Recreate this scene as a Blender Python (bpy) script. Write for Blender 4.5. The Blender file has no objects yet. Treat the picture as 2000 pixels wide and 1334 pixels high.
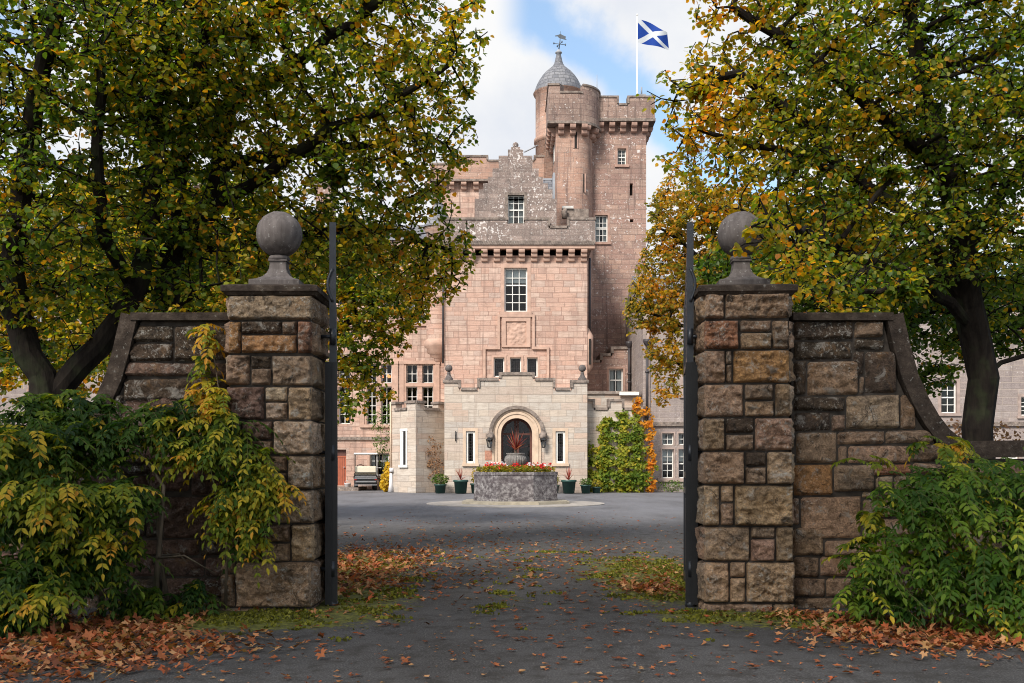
import bpy, math, random
import numpy as np
from mathutils import Vector, Matrix, noise as mnoise
random.seed(7); RNG = np.random.default_rng(11)
sc = bpy.context.scene
COL = sc.collection
R = math.radians

# ------------------------------------------------------------------ camera
F = 2000.0            # focal length in photograph pixels (photo 2000 wide)
CH = 1.29             # eye height
HY = 908.0            # horizon row
cam = bpy.data.cameras.new('camera'); camo = bpy.data.objects.new('camera', cam); COL.objects.link(camo)
camo.location = (0, 0, CH); camo.rotation_euler = (R(90), 0, 0)
cam.sensor_width = 36.0; cam.lens = 36.0; cam.shift_y = (HY - 667.0) / 2000.0
cam.clip_start = 0.1; cam.clip_end = 3000
sc.camera = camo
def X(px, Y): return (px - 1000.0) / F * Y
def Z(py, Y): return CH + (HY - py) / F * Y
def P(px, py, Y): return Vector((X(px, Y), Y, Z(py, Y)))

# ------------------------------------------------------------------ light
SUN_EL, SUN_AZ = R(40), R(212)      # azimuth measured from +Y clockwise: behind and left of the camera
sd = Vector((math.sin(SUN_AZ) * math.cos(SUN_EL), math.cos(SUN_AZ) * math.cos(SUN_EL), math.sin(SUN_EL)))
sun = bpy.data.lights.new('sun', 'SUN'); suno = bpy.data.objects.new('sun', sun); COL.objects.link(suno)
sun.energy = 2.9; sun.angle = R(18); sun.color = (1.0, 0.95, 0.88)
suno.rotation_euler = (-sd).to_track_quat('-Z', 'Y').to_euler()
suno.location = (-10, -10, 40)
sc.view_settings.view_transform = 'Standard'; sc.view_settings.look = 'None'
sc.view_settings.exposure = 0.80; sc.view_settings.gamma = 1.0
sc.view_settings.use_curve_mapping = False
sc.cycles.use_denoising = True; sc.cycles.filter_width = 1.05
sc.cycles.max_bounces = 6; sc.cycles.diffuse_bounces = 3; sc.cycles.glossy_bounces = 2
sc.cycles.transmission_bounces = 3; sc.cycles.transparent_max_bounces = 6
sc.cycles.caustics_reflective = False; sc.cycles.caustics_refractive = False

world = bpy.data.worlds.new('World'); sc.world = world; world.use_nodes = True
wt = world.node_tree; wt.nodes.clear()
class NT:
    """small node-tree helper"""
    def __init__(s, t): s.t = t
    def n(s, typ, **kw):
        nd = s.t.nodes.new('ShaderNode' + typ)
        for k, v in kw.items():
            if k.startswith('_'):
                setattr(nd, k[1:], v)
            else:
                key = int(k[1:]) if (k[0] == 'i' and k[1:].isdigit()) else k.replace('__', ' ')
                s.set(nd.inputs[key], v)
        return nd
    def set(s, inp, v):
        if isinstance(v, bpy.types.NodeSocket): s.t.links.new(v, inp)
        elif isinstance(v, bpy.types.Node): s.t.links.new(v.outputs[0], inp)
        else: inp.default_value = v
    def m(s, op, a, b=None, c=None, clamp=False):
        nd = s.t.nodes.new('ShaderNodeMath'); nd.operation = op; nd.use_clamp = clamp
        for i, v in enumerate((a, b, c)):
            if v is not None: s.set(nd.inputs[i], v)
        return nd.outputs[0]
    def mix(s, f, a, b, blend='MIX'):
        nd = s.t.nodes.new('ShaderNodeMix'); nd.data_type = 'RGBA'; nd.blend_type = blend
        s.set(nd.inputs[0], f); s.set(nd.inputs[6], a); s.set(nd.inputs[7], b)
        return nd.outputs[2]
    def ramp(s, f, stops, interp='LINEAR'):
        nd = s.t.nodes.new('ShaderNodeValToRGB'); cr = nd.color_ramp; cr.interpolation = interp
        while len(cr.elements) < len(stops): cr.elements.new(0.5)
        for e, (p, c) in zip(cr.elements, stops):
            e.position = p; e.color = c if len(c) == 4 else (*c, 1)
        s.set(nd.inputs[0], f); return nd.outputs[0]
    def smooth(s, f, lo, hi, a=0.0, b=1.0):
        nd = s.t.nodes.new('ShaderNodeMapRange'); nd.interpolation_type = 'SMOOTHSTEP'
        s.set(nd.inputs[0], f); nd.inputs[1].default_value = lo; nd.inputs[2].default_value = hi
        nd.inputs[3].default_value = a; nd.inputs[4].default_value = b
        return nd.outputs[0]
    def noise(s, vec, scale, detail=4, rough=0.55, dim='3D', dist=0.0):
        nd = s.t.nodes.new('ShaderNodeTexNoise'); nd.noise_dimensions = dim
        s.set(nd.inputs['Vector'], vec); nd.inputs['Scale'].default_value = scale
        nd.inputs['Detail'].default_value = detail; nd.inputs['Roughness'].default_value = rough
        nd.inputs['Distortion'].default_value = dist
        return nd.outputs['Fac']
    def vmul(s, vec, xyz):
        nd = s.t.nodes.new('ShaderNodeVectorMath'); nd.operation = 'MULTIPLY'
        s.set(nd.inputs[0], vec); nd.inputs[1].default_value = xyz; return nd.outputs[0]
w = NT(wt)
sky = w.n('TexSky', _sky_type='NISHITA'); sky.sun_disc = False
sky.sun_elevation = SUN_EL; sky.sun_rotation = SUN_AZ; sky.air_density = 1.0; sky.dust_density = 0.6; sky.ozone_density = 1.5
tc = w.n('TexCoord'); sep = w.n('SeparateXYZ', i0=tc.outputs['Generated'])
gx, gy, gz = sep.outputs
yy = w.m('MAXIMUM', w.m('ABSOLUTE', gy), 0.12)
u = w.m('DIVIDE', gx, yy); v = w.m('DIVIDE', gz, yy)
nz = w.noise(tc.outputs['Generated'], 7.0, 7, 0.58)
nz2 = w.noise(tc.outputs['Generated'], 2.2, 3, 0.5)
# a blue gap running down to the right between two banks of cloud
line = w.m('SUBTRACT', w.m('ADD', v, w.m('MULTIPLY', u, 0.85)), 0.468)
line = w.m('ADD', line, w.m('MULTIPLY', w.m('SUBTRACT', nz, 0.5), 0.14))
gap = w.smooth(w.m('ABSOLUTE', line), 0.012, 0.05, 1.0, 0.0)
gap = w.m('MULTIPLY', gap, w.smooth(u, -0.02, 0.02))
broad = w.smooth(w.m('ADD', nz2, w.m('MULTIPLY', w.m('SUBTRACT', nz, 0.5), 0.5)), 0.47, 0.60)
vis = w.smooth(w.m('ABSOLUTE', u), 0.25, 0.6)          # away from the gap: broken cloud everywhere
cloud = w.m('SUBTRACT', 1.0, gap)
cloud = w.m('MULTIPLY', cloud, w.m('SUBTRACT', 1.0, w.m('MULTIPLY', vis, w.m('SUBTRACT', 1.0, broad))))
ccol = w.ramp(nz, [(0.3, (0.80, 0.84, 0.92)), (0.62, (1.0, 1.0, 1.0))])
b1 = w.n('Background', Color=w.mix(0.25, sky.outputs[0], (3.0, 4.2, 5.2, 1)), Strength=0.13)
b2 = w.n('Background', Color=ccol, Strength=0.56)
mx = w.n('MixShader', i0=cloud, i1=b1.outputs[0], i2=b2.outputs[0])
w.n('OutputWorld', Surface=mx.outputs[0])

# ------------------------------------------------------------------ materials
def mat(name):
    m = bpy.data.materials.new(name); m.use_nodes = True
    t = m.node_tree; t.nodes.clear(); return m, NT(t)
def out(n, sh, disp=None):
    n.n('OutputMaterial', Surface=sh)
def bump(n, h, strength=0.4, dist=0.02):
    b = n.n('Bump', Height=h); b.inputs['Strength'].default_value = strength; b.inputs['Distance'].default_value = dist
    return b.outputs[0]
def simple(name, col, rough=0.6, metal=0.0, var=0.15, scale=8.0, spec=0.4, bmp=0.0):
    m, n = mat(name); tc = n.n('TexCoord')
    nz = n.noise(tc.outputs['Object'], scale, 5)
    lo = tuple(c * (1 - var) for c in col); hi = tuple(min(1, c * (1 + var)) for c in col)
    c = n.ramp(nz, [(0.3, lo), (0.7, hi)])
    p = n.n('BsdfPrincipled', Base__Color=c, Roughness=rough, Metallic=metal)
    p.inputs['Specular IOR Level'].default_value = spec
    if bmp: n.set(p.inputs['Normal'], bump(n, n.noise(tc.outputs['Object'], scale * 6, 6), bmp, 0.01))
    out(n, p.outputs[0]); return m

def ashlar(name, palette, h=0.28, w=0.75, mortar=(0.42, 0.34, 0.28), mw=0.012, weather=0.35, wcol=(0.14, 0.11, 0.10), lichen=0.0, bmp=0.5, sat=1.0):
    """coursed squared stone: UV in metres; every stone draws its own colour from the palette"""
    m, n = mat(name); tc = n.n('TexCoord'); uv = n.n('SeparateXYZ', i0=tc.outputs['UV'])
    U, V = uv.outputs[0], uv.outputs[1]
    ob = tc.outputs['Object']
    Vw = n.m('ADD', V, n.m('MULTIPLY', n.m('SINE', n.m('MULTIPLY', V, 2.1)), 0.10))     # uneven course heights
    vr = n.m('DIVIDE', Vw, h); row = n.m('FLOOR', vr); fv = n.m('FRACT', vr)
    wn = n.n('TexWhiteNoise', _noise_dimensions='1D', W=row)
    rs = n.n('SeparateColor', i0=wn.outputs['Color'])
    wr = n.m('MULTIPLY', n.m('ADD', n.m('MULTIPLY', rs.outputs[0], 0.9), 0.6), w)
    ur = n.m('DIVIDE', n.m('ADD', U, n.m('MULTIPLY', rs.outputs[1], 9.0)), wr)
    ur = n.m('ADD', ur, n.m('MULTIPLY', n.m('SINE', n.m('MULTIPLY', ur, 2.4)), 0.18))
    colm = n.m('FLOOR', ur); fu = n.m('FRACT', ur)
    cell = n.n('CombineXYZ', X=colm, Y=row)
    w2 = n.n('TexWhiteNoise', _noise_dimensions='2D', Vector=cell.outputs[0])
    k = len(palette)
    base = n.ramp(w2.outputs['Value'], [((i + 0.5) / k, c) for i, c in enumerate(palette)])
    eu = n.m('MULTIPLY', n.m('MINIMUM', fu, n.m('SUBTRACT', 1.0, fu)), wr)
    ev = n.m('MULTIPLY', n.m('MINIMUM', fv, n.m('SUBTRACT', 1.0, fv)), h)
    ed = n.m('ADD', n.m('MINIMUM', eu, ev), n.m('MULTIPLY', n.m('SUBTRACT', n.noise(ob, 5.0, 3), 0.5), 0.012))
    joint = n.smooth(ed, mw * 0.4, mw * 1.5, 1.0, 0.0)
    # bedding streaks inside each stone, fine grain, large stains
    streak = n.noise(n.vmul(ob, (1.2, 1.2, 9.0)), 1.6, 5, 0.6)
    grain = n.noise(ob, 22.0, 4, 0.6)
    stain = n.noise(n.vmul(ob, (1.0, 1.0, 0.45)), 0.7, 6, 0.62)
    c = n.mix(n.smooth(streak, 0.38, 0.64, 0.0, 0.5), base, tuple(x * 0.62 for x in palette[0]) + (1,))
    c = n.mix(n.smooth(grain, 0.35, 0.75, 0.0, 0.22), c, (0.75, 0.66, 0.56, 1))
    c = n.mix(n.m('MULTIPLY', n.smooth(stain, 0.48, 0.72), weather), c, (*wcol, 1))
    runs = n.noise(n.vmul(ob, (2.6, 2.6, 0.16)), 1.5, 5, 0.65)
    c = n.mix(n.m('MULTIPLY', n.smooth(runs, 0.52, 0.70), min(0.8, weather * 1.5)), c, tuple(x * 0.9 for x in wcol) + (1,))
    blot = n.noise(ob, 3.3, 7, 0.7)
    c = n.mix(n.m('MULTIPLY', n.smooth(blot, 0.55, 0.68), min(1.0, weather * 1.2)), c, tuple(x * 0.8 for x in wcol) + (1,))
    c = n.mix(n.m('MULTIPLY', joint, 0.8), c, (*mortar, 1))
    if lichen > 0:
        l1 = n.noise(ob, 4.6, 6, 0.62, dist=0.6); l2 = n.noise(ob, 11.0, 4, 0.6, dist=0.4); area = n.smooth(n.noise(ob, 0.6, 4), 0.40, 0.58)
        lo_ = 0.655 - 0.075 * lichen
        lm = n.m('MAXIMUM', n.m('MULTIPLY', n.smooth(l1, lo_, lo_ + 0.03), area), n.m('MULTIPLY', n.smooth(l2, lo_ + 0.015, lo_ + 0.045), n.m('ADD', n.m('MULTIPLY', area, 0.7), 0.3)))
        c = n.mix(n.m('MULTIPLY', lm, 0.88), c, (0.72, 0.67, 0.63, 1))
    hgt = n.m('ADD', n.m('MULTIPLY', n.m('SUBTRACT', 1.0, joint), 1.0), n.m('MULTIPLY', n.m('ADD', grain, w2.outputs['Value']), 0.4))
    p = n.n('BsdfPrincipled', Base__Color=c, Roughness=0.9)
    p.inputs['Specular IOR Level'].default_value = 0.15
    n.set(p.inputs['Normal'], bump(n, hgt, bmp, 0.015))
    out(n, p.outputs[0]); return m

PINK = [(0.52, 0.315, 0.24), (0.60, 0.38, 0.29), (0.45, 0.285, 0.225), (0.64, 0.46, 0.37), (0.54, 0.33, 0.25), (0.58, 0.42, 0.335), (0.48, 0.35, 0.29)]
CREAM = [(0.52, 0.42, 0.335), (0.58, 0.49, 0.40), (0.46, 0.375, 0.31), (0.55, 0.40, 0.31), (0.50, 0.445, 0.385), (0.60, 0.52, 0.435), (0.44, 0.39, 0.345)]
TOWER = [(0.34, 0.20, 0.158), (0.40, 0.245, 0.193), (0.28, 0.17, 0.14), (0.37, 0.25, 0.20), (0.43, 0.265, 0.20)]
GREYB = [(0.235, 0.172, 0.150), (0.28, 0.21, 0.183), (0.19, 0.142, 0.125), (0.32, 0.24, 0.207)]
M = {}
M['pink'] = ashlar('pink_ashlar', PINK, h=0.26, w=0.62, mortar=(0.30, 0.19, 0.15), weather=0.42, wcol=(0.24, 0.165, 0.135))
M['cream'] = ashlar('cream_ashlar', CREAM, h=0.30, w=0.8, mortar=(0.36, 0.30, 0.25), weather=0.3, wcol=(0.33, 0.24, 0.19))
M['tower'] = ashlar('weathered_ashlar', TOWER, h=0.3, w=0.7, mortar=(0.22, 0.16, 0.13), weather=0.5, wcol=(0.17, 0.115, 0.10), lichen=0.45)
M['turret'] = ashlar('turret_ashlar', [(0.44, 0.25, 0.18), (0.50, 0.31, 0.23), (0.38, 0.22, 0.165), (0.46, 0.30, 0.23)], h=0.3, w=0.7, mortar=(0.3, 0.22, 0.18), weather=0.55, wcol=(0.18, 0.125, 0.11), lichen=0.15)
M['tower_parapet'] = ashlar('tower_parapet_ashlar', [(0.31, 0.20, 0.16), (0.36, 0.24, 0.19), (0.25, 0.16, 0.135), (0.39, 0.27, 0.215)], h=0.3, w=0.6, mortar=(0.16, 0.11, 0.095), weather=0.75, wcol=(0.15, 0.11, 0.095), lichen=0.35)
M['parapet'] = ashlar('lichened_ashlar', GREYB, h=0.3, w=0.7, mortar=(0.2, 0.16, 0.14), weather=0.5, wcol=(0.13, 0.105, 0.095), lichen=0.95)
M['grey'] = ashlar('grey_wing_ashlar', [(0.29, 0.235, 0.215), (0.34, 0.275, 0.25), (0.26, 0.21, 0.20), (0.36, 0.30, 0.275)], h=0.3, w=0.8, weather=0.35, wcol=(0.22, 0.18, 0.17), lichen=0.2)
M['dressed'] = simple('dressed_pink_stone', (0.49, 0.325, 0.25), 0.85, var=0.18, scale=3, spec=0.2, bmp=0.15)
M['dressed_tower'] = simple('dressed_weathered_stone', (0.40, 0.255, 0.20), 0.88, var=0.25, scale=3, spec=0.2, bmp=0.2)
M['dressed_grey'] = simple('dressed_brown_stone', (0.36, 0.275, 0.235), 0.88, var=0.25, scale=3, spec=0.2, bmp=0.2)
M['dressed_cream'] = simple('dressed_cream_stone', (0.60, 0.45, 0.33), 0.85, var=0.16, scale=3, spec=0.2, bmp=0.15)
def coping_mat(name, a, b, sc_=5.0):
    m, n = mat(name); tc = n.n('TexCoord'); ob = tc.outputs['Object']
    f = n.noise(ob, sc_, 7, 0.68); f2 = n.noise(ob, sc_ * 2.3, 5, 0.7)
    c = n.ramp(f, [(0.32, a), (0.62, b)])
    c = n.mix(n.smooth(f2, 0.58, 0.68, 0.0, 0.7), c, (0.55, 0.51, 0.46, 1))
    p = n.n('BsdfPrincipled', Base__Color=c, Roughness=0.92, Normal=bump(n, f2, 0.5, 0.02)); p.inputs['Specular IOR Level'].default_value = 0.15
    out(n, p.outputs[0]); return m
M['coping'] = coping_mat('weathered_coping', (0.10, 0.08, 0.07), (0.30, 0.24, 0.20))
M['pale_coping'] = coping_mat('pale_coping', (0.45, 0.42, 0.38), (0.7, 0.68, 0.64))
M['finial'] = coping_mat('grey_finial_stone', (0.13, 0.11, 0.105), (0.27, 0.235, 0.215), 2.5)
def _finial():
    m, n = mat('weathered_finial_stone'); tc = n.n('TexCoord'); ob = tc.outputs['Object']
    run = n.noise(n.vmul(ob, (9, 9, 1.2)), 2.0, 5, 0.6); f = n.noise(ob, 6, 6, 0.7); f2 = n.noise(ob, 30, 4, 0.7)
    c = n.ramp(run, [(0.3, (0.075, 0.062, 0.057)), (0.7, (0.175, 0.150, 0.14))])
    c = n.mix(n.smooth(f, 0.5, 0.72, 0, 0.7), c, (0.09, 0.075, 0.07, 1))
    c = n.mix(n.smooth(f2, 0.60, 0.68, 0, 0.6), c, (0.42, 0.40, 0.37, 1))
    p = n.n('BsdfPrincipled', Base__Color=c, Roughness=0.9, Normal=bump(n, f2, 0.35, 0.01)); p.inputs['Specular IOR Level'].default_value = 0.2
    out(n, p.outputs[0]); return m
M['finial'] = _finial()

def rubble_mat():
    m, n = mat('rock_faced_rubble'); tc = n.n('TexCoord'); ob = tc.outputs['Object']
    at = n.n('Attribute', _attribute_name='tint')
    big = n.noise(ob, 3.0, 6, 0.65); mid = n.noise(ob, 13.0, 8, 0.74); fine = n.noise(ob, 60.0, 5, 0.72); warp = n.noise(ob, 5.5, 8, 0.78, dist=1.2)
    c = at.outputs['Color']
    c = n.mix(1.0, c, n.ramp(mid, [(0.30, (0.52, 0.49, 0.46)), (0.50, (1.15, 1.12, 1.08)), (0.70, (1.95, 1.88, 1.75))]), 'MULTIPLY')
    c = n.mix(n.smooth(big, 0.52, 0.68, 0.0, 0.6), c, (0.045, 0.037, 0.031, 1))
    c = n.mix(n.smooth(warp, 0.55, 0.62, 0.0, 0.8), c, (0.032, 0.027, 0.023, 1))
    c = n.mix(1.0, c, n.ramp(fine, [(0.32, (0.5, 0.48, 0.46)), (0.52, (1.0, 1.0, 1.0)), (0.72, (1.5, 1.48, 1.42))]), 'MULTIPLY')
    rust = n.noise(ob, 4.4, 6, 0.68, dist=0.8); crust = n.noise(ob, 8.0, 7, 0.72, dist=0.6)
    c = n.mix(n.smooth(rust, 0.56, 0.68, 0.0, 0.55), c, (0.30, 0.165, 0.075, 1))
    c = n.mix(n.smooth(crust, 0.55, 0.64, 0.0, 0.6), c, (0.42, 0.38, 0.33, 1))
    lic = n.noise(ob, 30.0, 4, 0.8); la = n.noise(ob, 2.1, 4, 0.6)
    c = n.mix(n.m('MULTIPLY', n.smooth(lic, 0.56, 0.62), n.smooth(la, 0.47, 0.60, 0.0, 0.9)), c, (0.52, 0.49, 0.43, 1))
    h = n.m('ADD', n.m('ADD', n.m('MULTIPLY', mid, 1.1), n.m('MULTIPLY', fine, 0.45)), n.m('MULTIPLY', warp, 0.8))
    p = n.n('BsdfPrincipled', Base__Color=c, Roughness=0.92, Normal=bump(n, h, 1.0, 0.05)); p.inputs['Specular IOR Level'].default_value = 0.2
    out(n, p.outputs[0]); return m
M['rubble'] = rubble_mat()
M['mortar'] = simple('dark_mortar', (0.06, 0.05, 0.042), 0.95, var=0.4, scale=14, spec=0.1, bmp=0.3)
def slate_mat():
    m, n = mat('roof_slates'); tc = n.n('TexCoord')
    br = n.n('TexBrick', Vector=tc.outputs['UV'], Color1=(0.13, 0.13, 0.145, 1), Color2=(0.22, 0.215, 0.225, 1), Mortar=(0.08, 0.08, 0.085, 1), Scale=1.0)
    br.inputs['Brick Width'].default_value = 0.34; br.inputs['Row Height'].default_value = 0.22; br.inputs['Mortar Size'].default_value = 0.018
    f = n.noise(tc.outputs['Object'], 6, 5, 0.7)
    c = n.mix(n.smooth(f, 0.55, 0.7, 0, 0.45), br.outputs['Color'], (0.48, 0.47, 0.44, 1))
    p = n.n('BsdfPrincipled', Base__Color=c, Roughness=0.7, Normal=bump(n, br.outputs['Fac'], -0.6, 0.02)); out(n, p.outputs[0]); return m
M['slate'] = slate_mat()
M['lead'] = simple('lead_grey', (0.33, 0.34, 0.36), 0.55, var=0.15, scale=4)
M['white'] = simple('white_window_paint', (0.74, 0.72, 0.67), 0.55, var=0.06, scale=6)
M['blind'] = simple('pale_window_blind', (0.66, 0.71, 0.70), 0.8, var=0.05, scale=2)
M['dark_room'] = simple('unlit_room_black', (0.018, 0.015, 0.013), 0.9)  # darkness of unlit rooms and slits put into the colour
M['oak'] = simple('dark_oak', (0.10, 0.04, 0.03), 0.5, var=0.3, scale=5)
M['reddoor'] = simple('red_brown_door_paint', (0.36, 0.10, 0.05), 0.5, var=0.12, scale=5)
M['iron'] = simple('black_ironwork', (0.010, 0.010, 0.011), 0.6, var=0.3, scale=12, spec=0.5, bmp=0.1)
M['gate'] = simple('blue_black_gate_paint', (0.015, 0.017, 0.022), 0.38, var=0.4, scale=9, spec=0.5, bmp=0.15)
M['pipe'] = simple('dark_drainpipe', (0.045, 0.038, 0.04), 0.5, var=0.2)
M['vane'] = simple('grey_weathered_iron', (0.09, 0.10, 0.11), 0.5, metal=0.3)
M['copper'] = simple('bronze_plate', (0.42, 0.20, 0.13), 0.6, var=0.25, scale=12)
M['tub'] = simple('dark_green_tub', (0.022, 0.062, 0.05), 0.45, var=0.15, scale=6, spec=0.5)
M['soil'] = simple('dark_soil', (0.035, 0.025, 0.018), 0.95, var=0.4, scale=20)
M['urn'] = coping_mat('grey_urn_stone', (0.11, 0.10, 0.095), (0.26, 0.24, 0.22), 9)
M['paving'] = simple('pale_paving', (0.36, 0.32, 0.28), 0.9, var=0.2, scale=3, spec=0.2)
M['step'] = simple('pale_step_stone', (0.40, 0.35, 0.27), 0.9, var=0.25, scale=4, spec=0.2, bmp=0.2)
M['cushion'] = simple('cream_vinyl', (0.72, 0.66, 0.52), 0.5, var=0.06)
M['cartroof'] = simple('white_moulded_plastic', (0.74, 0.73, 0.68), 0.4, var=0.04)
M['cartbody'] = simple('black_moulded_plastic', (0.018, 0.017, 0.017), 0.35, var=0.2, spec=0.5)
M['rubber'] = simple('black_rubber', (0.014, 0.014, 0.014), 0.85, var=0.2)
M['alu'] = simple('dull_aluminium', (0.42, 0.42, 0.43), 0.4, metal=0.7, var=0.1)
M['grime'] = simple('white_plastic', (0.68, 0.66, 0.66), 0.5, var=0.06)
def planter_mat():
    m, n = mat('mottled_planter_stone'); tc = n.n('TexCoord'); ob = tc.outputs['Object']
    a = n.noise(ob, 9, 8, 0.75); b = n.noise(n.vmul(ob, (1, 1, 2.2)), 2.2, 5, 0.65); d = n.noise(n.vmul(ob, (0.35, 0.35, 5.0)), 1.3, 3)
    c = n.ramp(a, [(0.38, (0.065, 0.055, 0.056)), (0.52, (0.20, 0.178, 0.178)), (0.66, (0.42, 0.395, 0.38))])
    c = n.mix(n.smooth(b, 0.48, 0.64, 0, 0.7), c, (0.085, 0.07, 0.075, 1))
    c = n.mix(n.smooth(d, 0.55, 0.65, 0, 0.5), c, (0.10, 0.08, 0.085, 1))
    p = n.n('BsdfPrincipled', Base__Color=c, Roughness=0.92, Normal=bump(n, a, 0.6, 0.03)); p.inputs['Specular IOR Level'].default_value = 0.15
    out(n, p.outputs[0]); return m
M['planter'] = planter_mat()
def glass_mat():
    m, n = mat('window_glass')
    tr = n.n('BsdfTransparent', Color=(0.86, 0.88, 0.88, 1)); gl = n.n('BsdfGlossy', Color=(1, 1, 1, 1), Roughness=0.04)
    tc = n.n('TexCoord')
    n.set(gl.inputs['Normal'], bump(n, n.noise(tc.outputs['Object'], 1.6, 2), 0.08, 0.05))
    fr = n.n('Fresnel', IOR=1.5); f = n.m('MULTIPLY', fr.outputs[0], 0.9)
    out(n, n.n('MixShader', i0=f, i1=tr.outputs[0], i2=gl.outputs[0]).outputs[0]); return m
M['glass'] = glass_mat()
def bark_mat(name, a, b):
    m, n = mat(name); tc = n.n('TexCoord'); ob = tc.outputs['Object']
    f = n.noise(n.vmul(ob, (7, 7, 1.6)), 2.2, 6, 0.65); g = n.noise(ob, 2.4, 4)
    c = n.ramp(f, [(0.3, a), (0.7, b)])
    c = n.mix(n.smooth(g, 0.5, 0.7, 0, 0.5), c, (0.035, 0.045, 0.02, 1))
    p = n.n('BsdfPrincipled', Base__Color=c, Roughness=0.95, Normal=bump(n, f, 0.7, 0.03)); p.inputs['Specular IOR Level'].default_value = 0.1
    out(n, p.outputs[0]); return m
M['bark'] = bark_mat('dark_bark', (0.007, 0.0055, 0.005), (0.024, 0.019, 0.015))
M['stem'] = bark_mat('grey_brown_stem', (0.07, 0.055, 0.04), (0.18, 0.14, 0.10))
def leaf_mat(name, trans=0.42, rough=0.5, spec=0.35, gain=1.0):
    m, n = mat(name); at = n.n('Attribute', _attribute_name='tint'); tc = n.n('TexCoord')
    f = n.noise(tc.outputs['Object'], 14, 3)
    c = n.mix(n.smooth(f, 0.4, 0.7, 0.0, 0.4), at.outputs['Color'], (0.55, 0.55, 0.5, 1), 'MULTIPLY')
    p = n.n('BsdfPrincipled', Base__Color=c, Roughness=rough); p.inputs['Specular IOR Level'].default_value = spec
    tcol = n.mix(0.5, c, (1.0, 1.0, 0.35, 1), 'MULTIPLY')
    t = n.n('BsdfTranslucent', Color=n.mix(1.0, tcol, (2.9, 2.9, 1.7, 1), 'MULTIPLY'))
    out(n, n.n('MixShader', i0=trans, i1=p.outputs[0], i2=t.outputs[0]).outputs[0]); return m
M['leaf'] = leaf_mat('tree_leaves'); M['waxleaf'] = leaf_mat('shrub_leaves', 0.30, 0.55, 0.14); M['deadleaf'] = leaf_mat('fallen_leaves', 0.12, 0.75, 0.2)
def asphalt_mat():
    m, n = mat('worn_asphalt'); tc = n.n('TexCoord'); ob = tc.outputs['Object']
    at = n.n('Attribute', _attribute_name='tint')      # red channel: how far moss has taken hold
    ms = n.n('SeparateColor', i0=at.outputs['Color'])
    a = n.noise(ob, 75, 5, 0.8); b = n.noise(n.vmul(ob, (1.0, 0.5, 1)), 0.9, 5, 0.6); d = n.noise(ob, 5.0, 8, 0.72)
    c = n.ramp(a, [(0.30, (0.015, 0.0135, 0.0125)), (0.50, (0.058, 0.053, 0.050)), (0.68, (0.20, 0.187, 0.178))])
    c = n.mix(n.smooth(b, 0.42, 0.68, 0.0, 0.5), c, (0.10, 0.093, 0.089, 1))
    c = n.mix(n.smooth(ms.outputs[1], 0.0, 1.0, 0.62, 0.0), c, (0.215, 0.21, 0.222, 1))        # open-sky brightness painted in: paler forecourt beyond the trees
    wear = n.noise(n.vmul(ob, (0.55, 0.16, 1)), 1.0, 7, 0.66)
    c = n.mix(1.0, c, n.ramp(wear, [(0.36, (0.70, 0.69, 0.68)), (0.5, (1.0, 1.0, 1.0)), (0.64, (1.16, 1.16, 1.17))]), 'MULTIPLY')
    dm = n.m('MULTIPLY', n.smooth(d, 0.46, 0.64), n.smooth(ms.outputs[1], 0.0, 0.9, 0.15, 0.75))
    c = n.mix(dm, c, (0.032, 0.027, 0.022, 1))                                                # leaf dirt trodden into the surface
    mn = n.m('ADD', n.m('MULTIPLY', n.noise(ob, 5.0, 9, 0.78), 0.65), n.m('MULTIPLY', n.noise(ob, 24.0, 5, 0.75), 0.35))
    mm = n.smooth(n.m('ADD', ms.outputs[0], n.m('MULTIPLY', n.m('SUBTRACT', mn, 0.5), 2.2)), 0.42, 0.66)
    mc = n.ramp(n.noise(ob, 20, 6, 0.78), [(0.34, (0.035, 0.034, 0.010)), (0.5, (0.115, 0.115, 0.018)), (0.66, (0.24, 0.23, 0.04))])
    c = n.mix(n.m('MULTIPLY', mm, 0.94), c, mc)
    h = n.m('ADD', a, n.m('MULTIPLY', mm, n.noise(ob, 45, 4)))
    p = n.n('BsdfPrincipled', Base__Color=c, Roughness=0.82, Normal=bump(n, h, 0.8, 0.012)); p.inputs['Specular IOR Level'].default_value = 0.3
    out(n, p.outputs[0]); return m
M['asphalt'] = asphalt_mat()
M['earth'] = simple('leafy_earth', (0.05, 0.04, 0.025), 0.95, var=0.5, scale=2.5, spec=0.1, bmp=0.4)
def flag_mat():
    m, n = mat('blue_and_white_flag'); tc = n.n('TexCoord'); s = n.n('SeparateXYZ', i0=tc.outputs['UV'])
    u_, v_ = s.outputs[0], s.outputs[1]
    d1 = n.m('ABSOLUTE', n.m('SUBTRACT', u_, v_)); d2 = n.m('ABSOLUTE', n.m('SUBTRACT', n.m('ADD', u_, v_), 1.0))
    k = n.smooth(n.m('MINIMUM', d1, d2), 0.115, 0.13)
    c = n.mix(k, (0.72, 0.74, 0.76, 1), (0.008, 0.055, 0.33, 1))
    p = n.n('BsdfPrincipled', Base__Color=c, Roughness=0.8); t = n.n('BsdfTranslucent', Color=c)
    out(n, n.n('MixShader', i0=0.3, i1=p.outputs[0], i2=t.outputs[0]).outputs[0]); return m
M['flag'] = flag_mat()
M['petal_red'] = simple('scarlet_petals', (0.62, 0.025, 0.02), 0.6, var=0.2, scale=30)
M['petal_white'] = simple('white_petals', (0.78, 0.74, 0.72), 0.6, var=0.05)

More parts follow.
